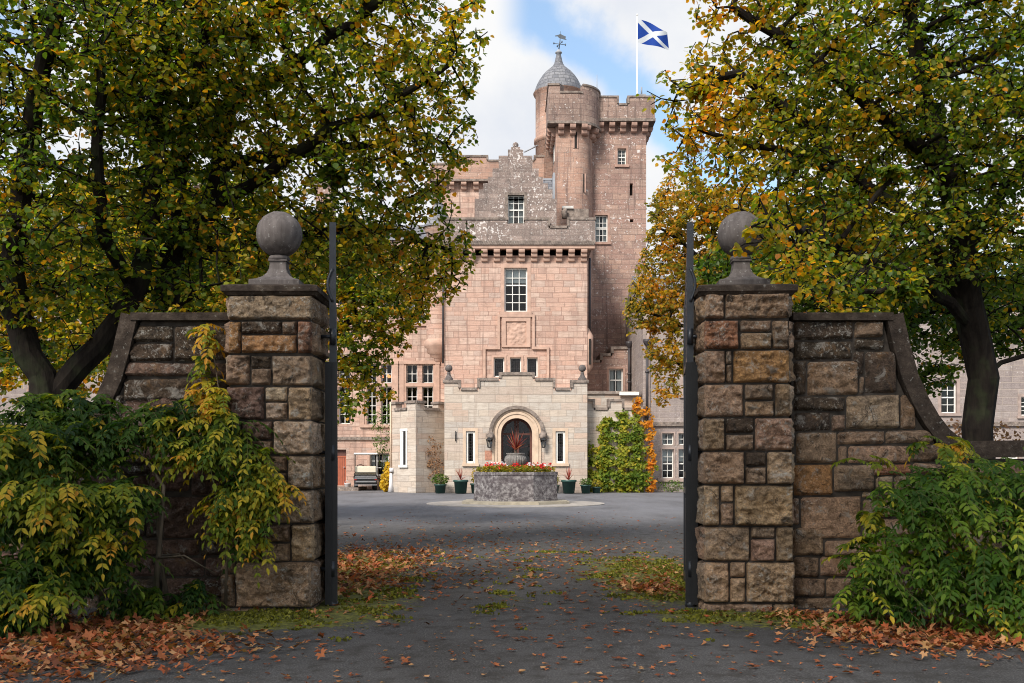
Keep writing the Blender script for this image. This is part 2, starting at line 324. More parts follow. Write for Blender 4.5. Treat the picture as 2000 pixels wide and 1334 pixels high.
# ------------------------------------------------------------------ mesh helpers
class MB:
    def __init__(s): s.v = []; s.f = []; s.uv = []; s.mi = []; s.sm = []
    def face(s, pts, uv=None, mi=0, smooth=False):
        pts = [Vector(p) for p in pts]; b = len(s.v); s.v += pts; s.f.append(tuple(range(b, b + len(pts))))
        if uv is None:
            nrm = (pts[1] - pts[0]).cross(pts[2] - pts[0]); a = [abs(c) for c in nrm]
            if a[2] > max(a[0], a[1]): uv = [(p.x, p.y) for p in pts]
            elif a[0] > a[1]: uv = [(p.y, p.z) for p in pts]
            else: uv = [(p.x, p.z) for p in pts]
        s.uv += list(uv); s.mi.append(mi); s.sm.append(smooth)
    def box(s, x0, x1, y0, y1, z0, z1, mi=0, skip=''):
        if 'f' not in skip: s.face([(x0, y0, z0), (x1, y0, z0), (x1, y0, z1), (x0, y0, z1)], mi=mi)
        if 'b' not in skip: s.face([(x1, y1, z0), (x0, y1, z0), (x0, y1, z1), (x1, y1, z1)], mi=mi)
        if 'l' not in skip: s.face([(x0, y1, z0), (x0, y0, z0), (x0, y0, z1), (x0, y1, z1)], mi=mi)
        if 'r' not in skip: s.face([(x1, y0, z0), (x1, y1, z0), (x1, y1, z1), (x1, y0, z1)], mi=mi)
        if 't' not in skip: s.face([(x0, y0, z1), (x1, y0, z1), (x1, y1, z1), (x0, y1, z1)], mi=mi)
        if 'd' not in skip: s.face([(x0, y1, z0), (x1, y1, z0), (x1, y0, z0), (x0, y0, z0)], mi=mi)
    def prism(s, poly, axis, a, b, mi=0):
        """extrude a 2-D polygon. axis 'y': poly in (x,z), from y=a to y=b; axis 'z': poly in (x,y); axis 'x': poly in (y,z)"""
        def pt(p, t):
            return (p[0], t, p[1]) if axis == 'y' else ((p[0], p[1], t) if axis == 'z' else (t, p[0], p[1]))
        ar = sum(poly[i][0] * poly[(i + 1) % len(poly)][1] - poly[(i + 1) % len(poly)][0] * poly[i][1] for i in range(len(poly)))
        if (ar < 0): poly = poly[::-1]
        fl = axis == 'y'
        A = [pt(p, a) for p in poly]; B = [pt(p, b) for p in poly]
        s.face(A if fl else A[::-1], mi=mi); s.face(B[::-1] if fl else B, mi=mi)
        k = len(poly)
        for i in range(k):
            j = (i + 1) % k
            q = [A[i], A[j], B[j], B[i]]
            s.face(q[::-1] if fl else q, mi=mi)
    def lathe(s, cx, cy, prof, a0=0, a1=360, seg=24, mi=0, smooth=True, uvr=None):
        for i in range(seg):
            t0 = R(a0 + (a1 - a0) * i / seg); t1 = R(a0 + (a1 - a0) * (i + 1) / seg)
            for (r0, z0), (r1, z1) in zip(prof[:-1], prof[1:]):
                q = [(cx + r0 * math.cos(t0), cy + r0 * math.sin(t0), z0), (cx + r0 * math.cos(t1), cy + r0 * math.sin(t1), z0),
                     (cx + r1 * math.cos(t1), cy + r1 * math.sin(t1), z1), (cx + r1 * math.cos(t0), cy + r1 * math.sin(t0), z1)]
                rr = uvr or max(r0, r1)
                L = abs(z1 - z0) if abs(z1 - z0) > abs(r1 - r0) * 0.3 else abs(r1 - r0)
                uv = [(t0 * rr, z0), (t1 * rr, z0), (t1 * rr, z1), (t0 * rr, z1)]
                if r0 < 1e-5: q = [q[0], q[2], q[3]]; uv = [uv[0], uv[2], uv[3]]
                elif r1 < 1e-5: q = q[:3]; uv = uv[:3]
                s.face(q, uv, mi, smooth)
    def tube(s, pts, rad, seg=8, mi=0, cap=True):
        pts = [Vector(p) for p in pts]
        rads = rad if isinstance(rad, (list, tuple)) else [rad] * len(pts)
        up = Vector((0.03, 0.9, 0.2)); rings = []
        for i, p in enumerate(pts):
            d = (pts[min(i + 1, len(pts) - 1)] - pts[max(i - 1, 0)]).normalized()
            a = up - d * up.dot(d)
            if a.length < 1e-3: a = d.orthogonal()
            a.normalize(); up = a; b = d.cross(a)
            rings.append([p + (a * math.cos(2 * math.pi * k / seg) + b * math.sin(2 * math.pi * k / seg)) * rads[i] for k in range(seg)])
        for r0, r1 in zip(rings[:-1], rings[1:]):
            for k in range(seg):
                s.face([r0[k], r0[(k + 1) % seg], r1[(k + 1) % seg], r1[k]], mi=mi, smooth=True)
        if cap: s.face(rings[0][::-1], mi=mi); s.face(rings[-1], mi=mi)
    def sphere(s, c, r, seg=24, rings=14, mi=0, sz=1.0):
        prof = [(r * math.sin(math.pi * i / rings), c[2] - r * sz * math.cos(math.pi * i / rings)) for i in range(rings + 1)]
        prof[0] = (0, prof[0][1]); prof[-1] = (0, prof[-1][1])
        s.lathe(c[0], c[1], prof, seg=seg, mi=mi)
ROOT = {}
def obj(name, mb, mats, parent=None, origin=None, weld=False):
    """link one mesh object; child vertices are stored relative to the thing's base"""
    me = bpy.data.meshes.new(name)
    o3 = Vector(origin) if origin is not None else (ROOT[parent.name] if parent is not None else Vector((0, 0, 0)))
    me.from_pydata([tuple(p - o3) for p in mb.v], [], mb.f)
    uvl = me.uv_layers.new(name='UVMap'); uvl.data.foreach_set('uv', np.array(mb.uv, dtype=np.float32).ravel())
    for m in (mats if isinstance(mats, (list, tuple)) else [mats]): me.materials.append(m)
    me.polygons.foreach_set('material_index', np.array(mb.mi, dtype=np.int32))
    me.polygons.foreach_set('use_smooth', np.array(mb.sm, dtype=bool))
    if weld or any(mb.sm):
        import bmesh
        bm = bmesh.new(); bm.from_mesh(me); bmesh.ops.remove_doubles(bm, verts=bm.verts, dist=1e-4); bm.to_mesh(me); bm.free()
    me.update()
    o = bpy.data.objects.new(name, me); COL.objects.link(o)
    if parent is not None: o.parent = parent
    else: o.location = o3
    ROOT[o.name] = o3
    return o
def np_mesh(name, V, faces, tint, mt, parent=None, origin=(0, 0, 0), smooth=False):
    """V (n,3), faces (m,k) all with the same corner count, tint (n,3) per vertex"""
    o3 = ROOT[parent.name] if parent is not None else Vector(origin)
    me = bpy.data.meshes.new(name); n = len(V); m_, k = faces.shape
    me.vertices.add(n); me.vertices.foreach_set('co', (np.asarray(V, np.float32) - np.array(o3, np.float32)).ravel())
    me.loops.add(m_ * k); me.loops.foreach_set('vertex_index', faces.astype(np.int32).ravel())
    me.polygons.add(m_); me.polygons.foreach_set('loop_start', np.arange(0, m_ * k, k, dtype=np.int32))
    if tint is not None:
        ca = me.color_attributes.new('tint', 'FLOAT_COLOR', 'POINT')
        ca.data.foreach_set('color', np.concatenate([tint, np.ones((n, 1))], 1).astype(np.float32).ravel())
    me.materials.append(mt); me.update(calc_edges=True); me.validate()
    if smooth: me.polygons.foreach_set('use_smooth', np.ones(len(me.polygons), dtype=bool))
    o = bpy.data.objects.new(name, me); COL.objects.link(o)
    if parent is not None: o.parent = parent
    else: o.location = o3
    ROOT[o.name] = o3
    return o
def tag(o, label=None, cat=None, group=None, kind=None):
    for k, v_ in (('label', label), ('category', cat), ('group', group), ('kind', kind)):
        if v_: o[k] = v_
    return o
def thing(name, loc, label, cat, group=None):
    o = bpy.data.objects.new(name, None); COL.objects.link(o); o.location = loc; o.empty_display_size = 0.3
    ROOT[o.name] = Vector(loc); return tag(o, label, cat, group)

# ------------------------------------------------------------------ ground
def fbm(x, y, z=0.0, o=4):
    return mnoise.fractal(Vector((x, y, z)), 0.8, 2.0, o)
def sstep(t, a, b):
    t = np.clip((t - a) / (b - a), 0, 1); return t * t * (3 - 2 * t)
g = MB(); g.face([(-900, -60, -0.03), (900, -60, -0.03), (900, 1500, -0.03), (-900, 1500, -0.03)])
tag(obj('ground', g, M['earth'], origin=(0, 0, 0)), kind='structure')
def moss_amount(x, y):
    """moss creeps in from the verges at the gate piers and along the drive's edges"""
    m_ = 0.0
    for (cx, cy, rx, ry, k) in ((-2.2, 8.55, 1.3, 0.75, 1.0), (-1.6, 9.6, 0.75, 1.5, 0.95), (-3.3, 8.0, 1.4, 0.7, 0.7), (1.95, 8.6, 0.8, 0.45, 0.95), (2.5, 8.2, 1.5, 0.4, 0.6),
                                (1.75, 10.6, 0.85, 1.5, 1.05), (1.7, 12.2, 1.1, 2.6, 0.8), (-2.1, 12.5, 1.3, 3.0, 0.72), (0.0, 10.0, 0.55, 1.3, 0.40), (0.05, 12.0, 0.7, 2.0, 0.36), (0.2, 16, 1.0, 4, 0.30)):
        d = math.hypot((x - cx) / rx, (y - cy) / ry); m_ = max(m_, k * max(0.0, 1.25 - d * 0.85))
    return m_ + 0.10 * fbm(x * 0.8, y * 0.5, 3.0)
xs = np.concatenate([np.arange(-30, -8, 2.0), np.arange(-8, 8.01, 0.16), np.arange(10, 31, 2.0)])
ys = np.concatenate([np.arange(-8, 5, 1.0), np.arange(5, 20, 0.16), np.arange(20, 56, 1.5)])
VX, VY = np.meshgrid(xs, ys)
V = np.stack([VX.ravel(), VY.ravel(), np.zeros(VX.size)], 1)
for i, (x, y, _) in enumerate(V):
    V[i, 2] = 0.006 * fbm(x * 0.9, y * 0.9, 1.0)
    if abs(x) < 4 and 6 < y < 20: V[i, 2] += 0.02 * min(1, max(0, moss_amount(x, y)))
nx, ny = len(xs), len(ys)
ii = np.arange(nx * ny).reshape(ny, nx)
Fq = np.stack([ii[:-1, :-1], ii[:-1, 1:], ii[1:, 1:], ii[1:, :-1]], -1).reshape(-1, 4)
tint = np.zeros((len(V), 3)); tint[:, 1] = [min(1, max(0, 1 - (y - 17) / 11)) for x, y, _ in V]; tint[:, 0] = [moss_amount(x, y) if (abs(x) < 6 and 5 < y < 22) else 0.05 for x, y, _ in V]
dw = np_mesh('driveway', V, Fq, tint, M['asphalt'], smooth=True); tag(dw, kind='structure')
pc = (X(1007, 34), 34.0)
g = MB(); g.lathe(pc[0], pc[1], [(2.95, -0.02), (2.95, 0.022), (2.93, 0.026), (0.0, 0.028)], seg=64, smooth=False)
tag(obj('paving', g, M['paving'], origin=(pc[0], pc[1], 0)), kind='structure')
g = MB(); g.box(X(560, 51), X(701, 51), 50.8, 53.9, -0.02, 0.16); tag(obj('pavement', g, M['coping'], origin=(X(640, 51), 52, 0)), kind='structure')

# ------------------------------------------------------------------ castle
CY = 50.5
castle = thing('castle', (0, CY, 0), 'pink sandstone castle with square battlemented tower, slate dome and arched entrance porch', 'castle')
YP, YK, YL, YT, YR, YW = 46.9, 50.5, 54.0, 56.0, 48.5, 47.7
def part(name, mb, mats, parent=None): return obj(name, mb, mats, parent or castle)
def wall_open(mb, x0, x1, z0, z1, y, ops, depth=0.28, mi=0, rmi=0, extra=None):
    """front wall (facing -Y) with rectangular openings (a,b,c,d)=(x0,x1,z0,z1) and reveals"""
    xs = sorted({x0, x1} | {min(max(t, x0), x1) for o in ops for t in o[:2]}); zs = sorted({z0, z1} | {min(max(t, z0), z1) for o in ops for t in o[2:4]})
    for a, b in zip(xs[:-1], xs[1:]):
        for c, d in zip(zs[:-1], zs[1:]):
            mx_, mz_ = (a + b) / 2, (c + d) / 2
            if any(o[0] < mx_ < o[1] and o[2] < mz_ < o[3] for o in ops): continue
            mb.face([(a, y, c), (b, y, c), (b, y, d), (a, y, d)], mi=mi)
    for o in ops:
        a, b, c, d = o[:4]
        mb.face([(a, y, c), (a, y + depth, c), (a, y + depth, d), (a, y, d)], mi=rmi); mb.face([(b, y + depth, c), (b, y, c), (b, y, d), (b, y + depth, d)], mi=rmi)
        mb.face([(a, y, d), (a, y + depth, d), (b, y + depth, d), (b, y, d)], mi=rmi); mb.face([(a, y + depth, c), (a, y, c), (b, y, c), (b, y + depth, c)], mi=rmi)
def O(px0, px1, py0, py1, Y): return (X(px0, Y), X(px1, Y), Z(py1, Y), Z(py0, Y))
def block(mb, x0, x1, y0, y1, z0, z1, ops=(), depth=0.28, rmi=1):
    wall_open(mb, x0, x1, z0, z1, y0, list(ops), depth, 0, rmi); mb.box(x0, x1, y0, y1, z0, z1, skip='fd')
def surround(mb, o, y, wd=0.16, proud=0.025, mi=1, sill=True, head=True):
    a, b, c, d = o; y0, y1 = y - proud, y + 0.02
    mb.box(a - wd, a, y0, y1, c, d, mi); mb.box(b, b + wd, y0, y1, c, d, mi)
    if head: mb.box(a - wd, b + wd, y0, y1, d, d + wd, mi)
    if sill: mb.box(a - wd - 0.04, b + wd + 0.04, y0 - 0.07, y1, c - 0.13, c, mi)
def window(o, y, cols=2, rows=4, depth=0.16, fw=0.06, bar=0.03, blind=0.0, curtain=False, leaded=False, meet=None, parent=None, room=True):
    """painted frame and glazing bars with glass, blind or curtain as sub-parts"""
    a, b, c, d = o; yf = y + depth; g = MB()
    g.box(a, a + fw, yf, yf + 0.07, c, d); g.box(b - fw, b, yf, yf + 0.07, c, d)
    g.box(a + fw, b - fw, yf, yf + 0.07, d - fw, d); g.box(a + fw, b - fw, yf - 0.03, yf + 0.07, c, c + fw)
    ia, ib, ic, id_ = a + fw, b - fw, c + fw, d - fw
    if meet is not None:
        zm = ic + (id_ - ic) * meet; g.box(ia, ib, yf - 0.01, yf + 0.06, zm - 0.03, zm + 0.03)
    if not leaded:
        for i in range(1, cols):
            xm = ia + (ib - ia) * i / cols; g.box(xm - bar / 2, xm + bar / 2, yf + 0.012, yf + 0.05, ic, id_)
        for j in range(1, rows):
            zm = ic + (id_ - ic) * j / rows
            if meet is not None and abs(zm - (ic + (id_ - ic) * meet)) < 0.06: continue
            g.box(ia, ib, yf + 0.014, yf + 0.048, zm - bar / 2, zm + bar / 2)
    wn = part('window', g, M['white'], parent)
    g = MB(); g.face([(ia, yf + 0.055, ic), (ib, yf + 0.055, ic), (ib, yf + 0.055, id_), (ia, yf + 0.055, id_)]); obj('glass_pane', g, M['glass'], wn)
    if leaded:
        g = MB()
        for i in range(1, cols): xm = ia + (ib - ia) * i / cols; g.box(xm - .005, xm + .005, yf + .03, yf + .045, ic, id_)
        for j in range(1, rows): zm = ic + (id_ - ic) * j / rows; g.box(ia, ib, yf + .031, yf + .044, zm - .005, zm + .005)
        obj('leading', g, M['pipe'], wn)
    if blind > 0:
        g = MB(); zb = id_ - (id_ - ic) * blind; g.box(ia, ib, yf + 0.10, yf + 0.115, zb, id_); obj('blind', g, M['blind'], wn)
    if curtain:
        g = MB(); k = 10
        for (p0, p1) in ((ia, ia + (ib - ia) * 0.34), (ib - (ib - ia) * 0.34, ib)):
            for i in range(k):
                t0, t1 = p0 + (p1 - p0) * i / k, p0 + (p1 - p0) * (i + 1) / k
                q0, q1 = (0.03 if i % 2 else 0.0), (0.0 if i % 2 else 0.03)
                g.face([(t0, yf + .14 + q0, ic), (t1, yf + .14 + q1, ic), (t1, yf + .14 + q1, id_), (t0, yf + .14 + q0, id_)])
        obj('curtain', g, M['blind'], wn)
    return wn
def steps_profile(pts, Y):
    """pts: [(px0,px1,py)...] left to right -> list of (x0,x1,z)"""
    return [(X(a, Y), X(b, Y), Z(c, Y)) for a, b, c in pts]
def stepped_parapet(mb, prof, zb, y0, y1, cop=0.11, over=0.05, cmi=1, mi=0):
    """battlement body with a coping that follows each step"""
    for i, (a, b, z) in enumerate(prof):
        mb.box(a, b, y0, y1, zb, z - cop, mi, skip='d')
        zl = prof[i - 1][2] if i else None; zr = prof[i + 1][2] if i + 1 < len(prof) else None
        xl = a - (over if (zl is None or zl < z) else 0) ; xr = b + (over if (zr is None or zr < z) else 0)
        if zl is not None and zl > z: xl = a + over + 0.002
        if zr is not None and zr > z: xr = b - over - 0.002
        mb.box(xl, xr, y0 - over, y1 + over, z - cop, z, cmi)
        if zl is not None and zl < z: mb.box(a - over + .003, a + .06, y0 - over + .004, y1 + over - .004, zl, z - cop, cmi)
        if zr is not None and zr < z: mb.box(b - .06, b + over - .003, y0 - over + .004, y1 + over - .004, zr, z - cop, cmi)

# --- main block with its three-storey front
o_big = O(985, 1030, 523, 609, YK)
o_tri = [O(964, 985, 698, 736, YK), O(996, 1018, 698, 736, YK), O(1029, 1050, 698, 736, YK)]
zc = Z(478, YK)
g = MB(); wall_open(g, X(868, YK), X(1147, YK), 0, Z(499, YK), YK, [o_big] + o_tri, .28, 0, 1); g.box(X(868, YK), X(1147, YK), YK, YK + 9, 0, zc, skip='fd')
a, b = X(868, YK), X(1147, YK)
surround(g, o_big, YK, 0.17)
for o in o_tri: surround(g, o, YK, 0.10, 0.02, sill=False)
# label mould stepping over the three-light window
def mould(pts, w_=0.13, proud=0.12, Y=YK, mb=None, mi=1):
    mb = mb or g
    for (x0_, y0_), (x1_, y1_) in zip(pts[:-1], pts[1:]):
        if y0_ == y1_: mb.box(X(min(x0_, x1_), Y) - w_ / 2, X(max(x0_, x1_), Y) + w_ / 2, Y - proud, Y + .01, Z(y0_, Y) - w_ / 2, Z(y0_, Y) + w_ / 2, mi)
        else: mb.box(X(x0_, Y) - w_ / 2 + .004, X(x0_, Y) + w_ / 2 - .004, Y - proud + .004, Y + .01, Z(max(y0_, y1_), Y) - w_ / 2 + .003, Z(min(y0_, y1_), Y) - w_ / 2, mi)
mould([(946, 740), (946, 680), (974, 680), (974, 617), (1042, 617), (1042, 680), (1070, 680), (1070, 740)])
main = part('main_block', g, [M['pink'], M['dressed'], M['coping']])
window(o_big, YK, 3, 5, blind=0.32, fw=0.07, bar=0.035, meet=0.62)
for o in o_tri: window(o, YK, 5, 7, leaded=True, fw=0.055)
# carved heraldic panel
g = MB(); p0, p1, q0, q1 = X(980, YK), X(1036, YK), Z(678, YK), Z(620, YK)
fr = 0.2
g.box(p0, p0 + fr, YK - .09, YK - .002, q0, q1, 0); g.box(p1 - fr, p1, YK - .09, YK - .002, q0, q1, 0); g.box(p0 + fr, p1 - fr, YK - .09, YK - .002, q1 - fr, q1, 0); g.box(p0 + fr, p1 - fr, YK - .09, YK - .002, q0, q0 + .08, 0)
nx_, nz_ = 26, 34
def rel(i, j):
    u_, v_ = i / nx_ * 2 - 1, j / nz_ * 2 - 1
    h = 0.03 * max(0, 1 - (u_ / .62) ** 4 - (v_ / .75) ** 4) + 0.025 * (mnoise.noise(Vector((u_ * 3.4, v_ * 4.2, 2))) > 0.05) * (abs(u_) < .85 and abs(v_) < .9)
    return YK - 0.008 - h
for i in range(nx_):
    for j in range(nz_):
        q = []
        for (ii_, jj_) in ((i, j), (i + 1, j), (i + 1, j + 1), (i, j + 1)):
            q.append((p0 + fr + (p1 - p0 - 2 * fr) * ii_ / nx_, rel(ii_, jj_), q0 + .08 + (q1 - q0 - fr - .08) * jj_ / nz_))
        g.face(q, smooth=True)
part('carved_panel', g, M['dressed'])
# parapet on corbels
YKP = YK - 0.42
xl, xr = X(858, YKP), X(1162, YKP)
g = MB(); zs_, zp = Z(485, YKP), Z(470, YKP)
prof = steps_profile([(858, 991, 425), (1025, 1072, 425), (1072, 1110, 441), (1110, 1162, 425)], YKP)
stepped_parapet(g, prof[:1], zp, YKP, YKP + .5); stepped_parapet(g, prof[1:], zp, YKP, YKP + .5)
g.box(X(991, YKP), X(1025, YKP), YKP, YKP + .5, zp, Z(437, YKP), 0, skip='d')
g.box(xr - .5, xr, YKP + .5, YKP + 6, zp, Z(425, YKP), 0)
par = part('parapet', g, [M['parapet'], M['coping']])
g = MB(); g.box(xl, xr, YKP, YK + .02, zs_, zs_ + .16, 0); k = 90
g.box(xl, xr + .0, YKP - .03, YK + .3, zs_ + .16, zp - .004, 1)
for i in range(k):      # cable moulding
    x_ = xl + (xr - xl) * (i + .5) / k; w_ = (xr - xl) / k * .42
    g.prism([(x_ - w_ - .04, zs_ + .17), (x_ + w_ - .04, zs_ + .17), (x_ + w_ + .04, zp - .01), (x_ - w_ + .04, zp - .01)], 'y', YKP - .075, YKP - .03, 1)
obj('cornice', g, [M['dressed'], M['coping']], par)
def corbel(x, zt, y_wall, out_=0.42, w=0.30, n=3, h=0.58):
    g = MB()
    for i in range(n):
        a_ = out_ * (i + 1) / n; z0_ = zt - h + h * i / n; hh = h / n - .02
        prof_ = [(y_wall + .02, z0_), (y_wall - a_ + hh * .5, z0_), (y_wall - a_ + hh * .13, z0_ + hh * .2), (y_wall - a_, z0_ + hh * .55), (y_wall - a_, z0_ + hh), (y_wall + .02, z0_ + hh)]
        g.prism(prof_, 'x', x - w / 2, x + w / 2)
    return g
zt = zs_ - .003
g = corbel(X(1140, YK), zt, YK); c0 = part('corbel', g, M['dressed'])
for i in range(1, 12):
    c = c0.copy(); COL.objects.link(c); c.parent = castle; c.location.x = -i * (24.2 / F * YK)
# crow-stepped gable with its dormer window
YG = YK + 0.25
g = MB(); og = O(992, 1024, 381, 437, YG)
st = [(15, 292), (33, 304), (45, 329), (54, 346), (63, 358), (72, 370), (80, 388)]
lev = [470] + [s_[1] for s_ in st[::-1]]
for i in range(len(st)):
    hw, top = st[::-1][i][0], st[::-1][i][1]; bot = lev[i]
    x0_, x1_, z0_, z1_ = X(1007 - hw, YG), X(1007 + hw, YG), Z(bot, YG), Z(top, YG)
    ops = [og] if i == 0 else []
    if i == 0:
        wall_open(g, x0_, x1_, z0_, z1_, YG, [(og[0], og[1], og[2], min(og[3], z1_))], .25, 0, 1)
        g.box(x0_, x1_, YG, YG + .5, z0_, z1_, skip='fd')
    elif i in (1, ):
        wall_open(g, x0_, x1_, z0_, z1_, YG, [(og[0], og[1], z0_, min(og[3], z1_))] if og[3] > z0_ else [], .25, 0, 1); g.box(x0_, x1_, YG, YG + .5, z0_, z1_, skip='f')
    else: g.box(x0_, x1_, YG, YG + .5, z0_, z1_)
    if i: pass
surround(g, og, YG, 0.14, 0.02)
zt_ = Z(292, YG); g.box(X(998, YG), X(1016, YG), YG + .05, YG + .4, zt_, zt_ + .14); g.sphere((X(1007, YG), YG + .22, zt_ + .28), .15, 12, 8)
# slate roof behind the gable
zr0, zr1 = Z(400, YG), Z(318, YG); xa, xb, xm = X(930, YG), X(1088, YG), X(1007, YG)
for (xe, s_) in ((xa, -1), (xb, 1)):
    q = [(xm, YG + .5, zr1), (xe, YG + .5, zr0), (xe, YG + 8.5, zr0), (xm, YG + 8.5, zr1)]
    L = math.hypot(xe - xm, zr1 - zr0); uv = [(0, L), (0, 0), (8, 0), (8, L)]
    if s_ > 0: q, uv = q[::-1], uv[::-1]
    g.face(q, uv, 2)
gab = part('crow_stepped_gable', g, [M['parapet'], M['coping'], M['slate']])
window(og, YG, 3, 4, fw=.05, bar=.03, meet=.5, curtain=True)
# slated dormer cheek and lead flat to the right of the gable
g = MB(); Yd = YK + 1.5
za, zb_ = Z(377, Yd), Z(339, Yd)
g.face([(X(1050, Yd), Yd, za), (X(1083, Yd), Yd, za), (X(1080, Yd), Yd + 1.2, zb_), (X(1052, Yd), Yd + 1.2, zb_)], mi=0)
g.box(X(1080, Yd), X(1084, Yd), Yd, Yd + 1.3, Z(425, Yd), zb_ + .05, 1); g.box(X(1050, Yd), X(1084, Yd), Yd + 1.15, Yd + 1.35, zb_, zb_ + .08, 1)
g.box(X(1060, Yd), X(1080, Yd), Yd + .02, Yd + 1.3, Z(430, Yd), za, 1)
part('dormer_roof', g, [M['slate'], M['lead']])
g = MB(); Yd = YK + 2.2
g.box(X(1098, Yd), X(1120, Yd), Yd, Yd + .6, Z(407, Yd), Z(402, Yd), 1); g.box(X(1108, Yd), X(1150, Yd), Yd + .1, Yd + .8, Z(425, Yd), Z(407, Yd), 0)
g.tube([(X(1102, Yd), Yd - .1, Z(428, Yd)), (X(1102, Yd), Yd - .1, Z(414, Yd)), (X(1105, Yd), Yd - .1, Z(409, Yd))], [.12, .16, .1], 8, 0)
part('roof_vent', g, [M['coping'], M['pale_coping']])

# --- parapet and roofs of the range behind
YB = 58.5
g = MB(); prof = steps_profile([(856, 892, 318), (892, 952, 303), (952, 976, 308), (1030, 1046, 318), (1046, 1066, 303), (1066, 1078, 318)], YB)
prof = steps_profile([(840, 894, 318), (894, 952, 303), (952, 1044, 312), (1044, 1066, 303), (1066, 1080, 318)], YB)
stepped_parapet(g, prof, Z(350, YB), YB, YB + .5); g.box(X(838, YB), X(1082, YB), YB - .1, YB + .4, Z(354, YB), Z(350, YB), 1)
g.box(X(844, YB), X(1080, YB), YB + .35, YB + 4, 8, Z(354, YB), 2)
part('rear_range', g, [M['turret'], M['coping'], M['pink']])
c1 = corbel(X(930, YB + .35), Z(354, YB) - .002, YB + .35, .4, .3, 2, .42); c1 = part('corbel', c1, M['dressed'])
for i in range(1, 5):
    c = c1.copy(); COL.objects.link(c); c.parent = castle; c.location.x = -i * .7

# --- square tower
x0, x1 = X(1086, YT), X(1262, YT)
ZT = Z(240, YT)
o_t = [O(1206, 1223, 290, 322, YT), O(1162, 1187, 420, 473, YT)]
slits = [O(1230, 1236, 358, 382, YT), O(1230, 1237, 428, 434, YT)]
g = MB(); block(g, x0, x1, YT, YT + 6.5, 0, ZT, o_t + slits, .3)
for o in o_t: surround(g, o, YT, .12, .02)
for o in slits: g.face([(o[0], YT + .29, o[2]), (o[1], YT + .29, o[2]), (o[1], YT + .29, o[3]), (o[0], YT + .29, o[3])], mi=2)
tower = part('square_tower', g, [M['tower'], M['dressed_tower'], M['dark_room']])
window(o_t[0], YT, 2, 4, fw=.05, bar=.025, meet=.5, curtain=True); window(o_t[1], YT, 3, 4, fw=.06, bar=.03, meet=.55, curtain=True)
YTP = YT - .45
g = MB(); pf = steps_profile([(1160, 1207, 187), (1207, 1227, 202), (1227, 1279, 187)], YTP)
stepped_parapet(g, pf, ZT + .1, YTP, YTP + .5, .10, .05)
xr_ = X(1279, YTP); zm_ = Z(187, YTP)
g.box(xr_ - .5, xr_, YTP + .5, YT + 6.9, ZT + .1, zm_, 0); g.box(xr_ - .55, xr_ + .05, YTP + .56, YT + 6.95, zm_, zm_ + .1, 1)
g.box(X(1100, YT), xr_, YT + 6.4, YT + 6.9, ZT, zm_, 0)
g.box(X(1158, YTP), xr_ + .04, YTP - .05, YT + 7, ZT - .06, ZT + .1, 1)
tp = part('parapet', g, [M['tower_parapet'], M['coping']])
cc = part('corbel', corbel(X(1259, YT), ZT - .062, YT, .45, .30, 2, .5), M['dressed_tower'])
for i in range(1, 5):
    c = cc.copy(); COL.objects.link(c); c.parent = castle; c.location.x = -i * (21.5 / F * YT)
for i in range(7):    # corbels along the tower's side
    c = cc.copy(); COL.objects.link(c); c.parent = castle
    c.matrix_basis = Matrix.Translation(Vector((x1, YT + .6 + i * .85, 0)) - Vector((0, CY, 0))) @ Matrix.Rotation(R(90), 4, 'Z') @ Matrix.Translation(-Vector((X(1259, YT), YT, 0)) + Vector((0, CY, 0)))
# --- stair turret: a projection whose outer corner is rounded into the tower's face
YS = YT - 1.25
def turret_plan(off):
    """plan line from the back of the lit side, round the front, to the tower's face; off = offset outwards"""
    xl_, xf, r_ = X(1085.5, YS), X(1124, YS), 1.25
    pts = [(xl_ - off, YT + 3.2), (xl_ - off, YS - off), (xf, YS - off)]
    for k in range(1, 13):
        a_ = math.pi / 2 * k / 12; pts.append((xf + (X(1157, YT) - xf + off) * math.sin(a_), YS + r_ - (r_ + off) * math.cos(a_)))
    return pts
def plan_wall(mb, pts, z0, z1, mi=0, inner=None, top=False, lip=None):
    u0 = 0
    for p, q in zip(pts[:-1], pts[1:]):
        L = math.hypot(q[0] - p[0], q[1] - p[1])
        mb.face([(p[0], p[1], z0), (q[0], q[1], z0), (q[0], q[1], z1), (p[0], p[1], z1)], uv=[(u0, z0), (u0 + L, z0), (u0 + L, z1), (u0, z1)], mi=mi, smooth=False); u0 += L
def plan_slab(mb, po, pi_, z0, z1, mi=0):
    """a band between two offsets of the same plan"""
    plan_wall(mb, po, z0, z1, mi); plan_wall(mb, pi_[::-1], z0, z1, mi)
    for k in range(len(po) - 1):
        for z_, fl in ((z1, 1), (z0, 0)):
            q = [(*po[k], z_), (*po[k + 1], z_), (*pi_[k + 1], z_), (*pi_[k], z_)]; mb.face(q if fl else q[::-1], mi=mi)
    for k, fl in ((0, 1), (-1, 0)):
        q = [(*pi_[k], z0), (*po[k], z0), (*po[k], z1), (*pi_[k], z1)]; mb.face(q if fl else q[::-1], mi=mi)
zst = Z(236, YS - .4); z_hi, z_lo = Z(163, YS - .4), Z(178, YS - .4)
g = MB(); p0_ = turret_plan(0); plan_wall(g, p0_, 0, zst)
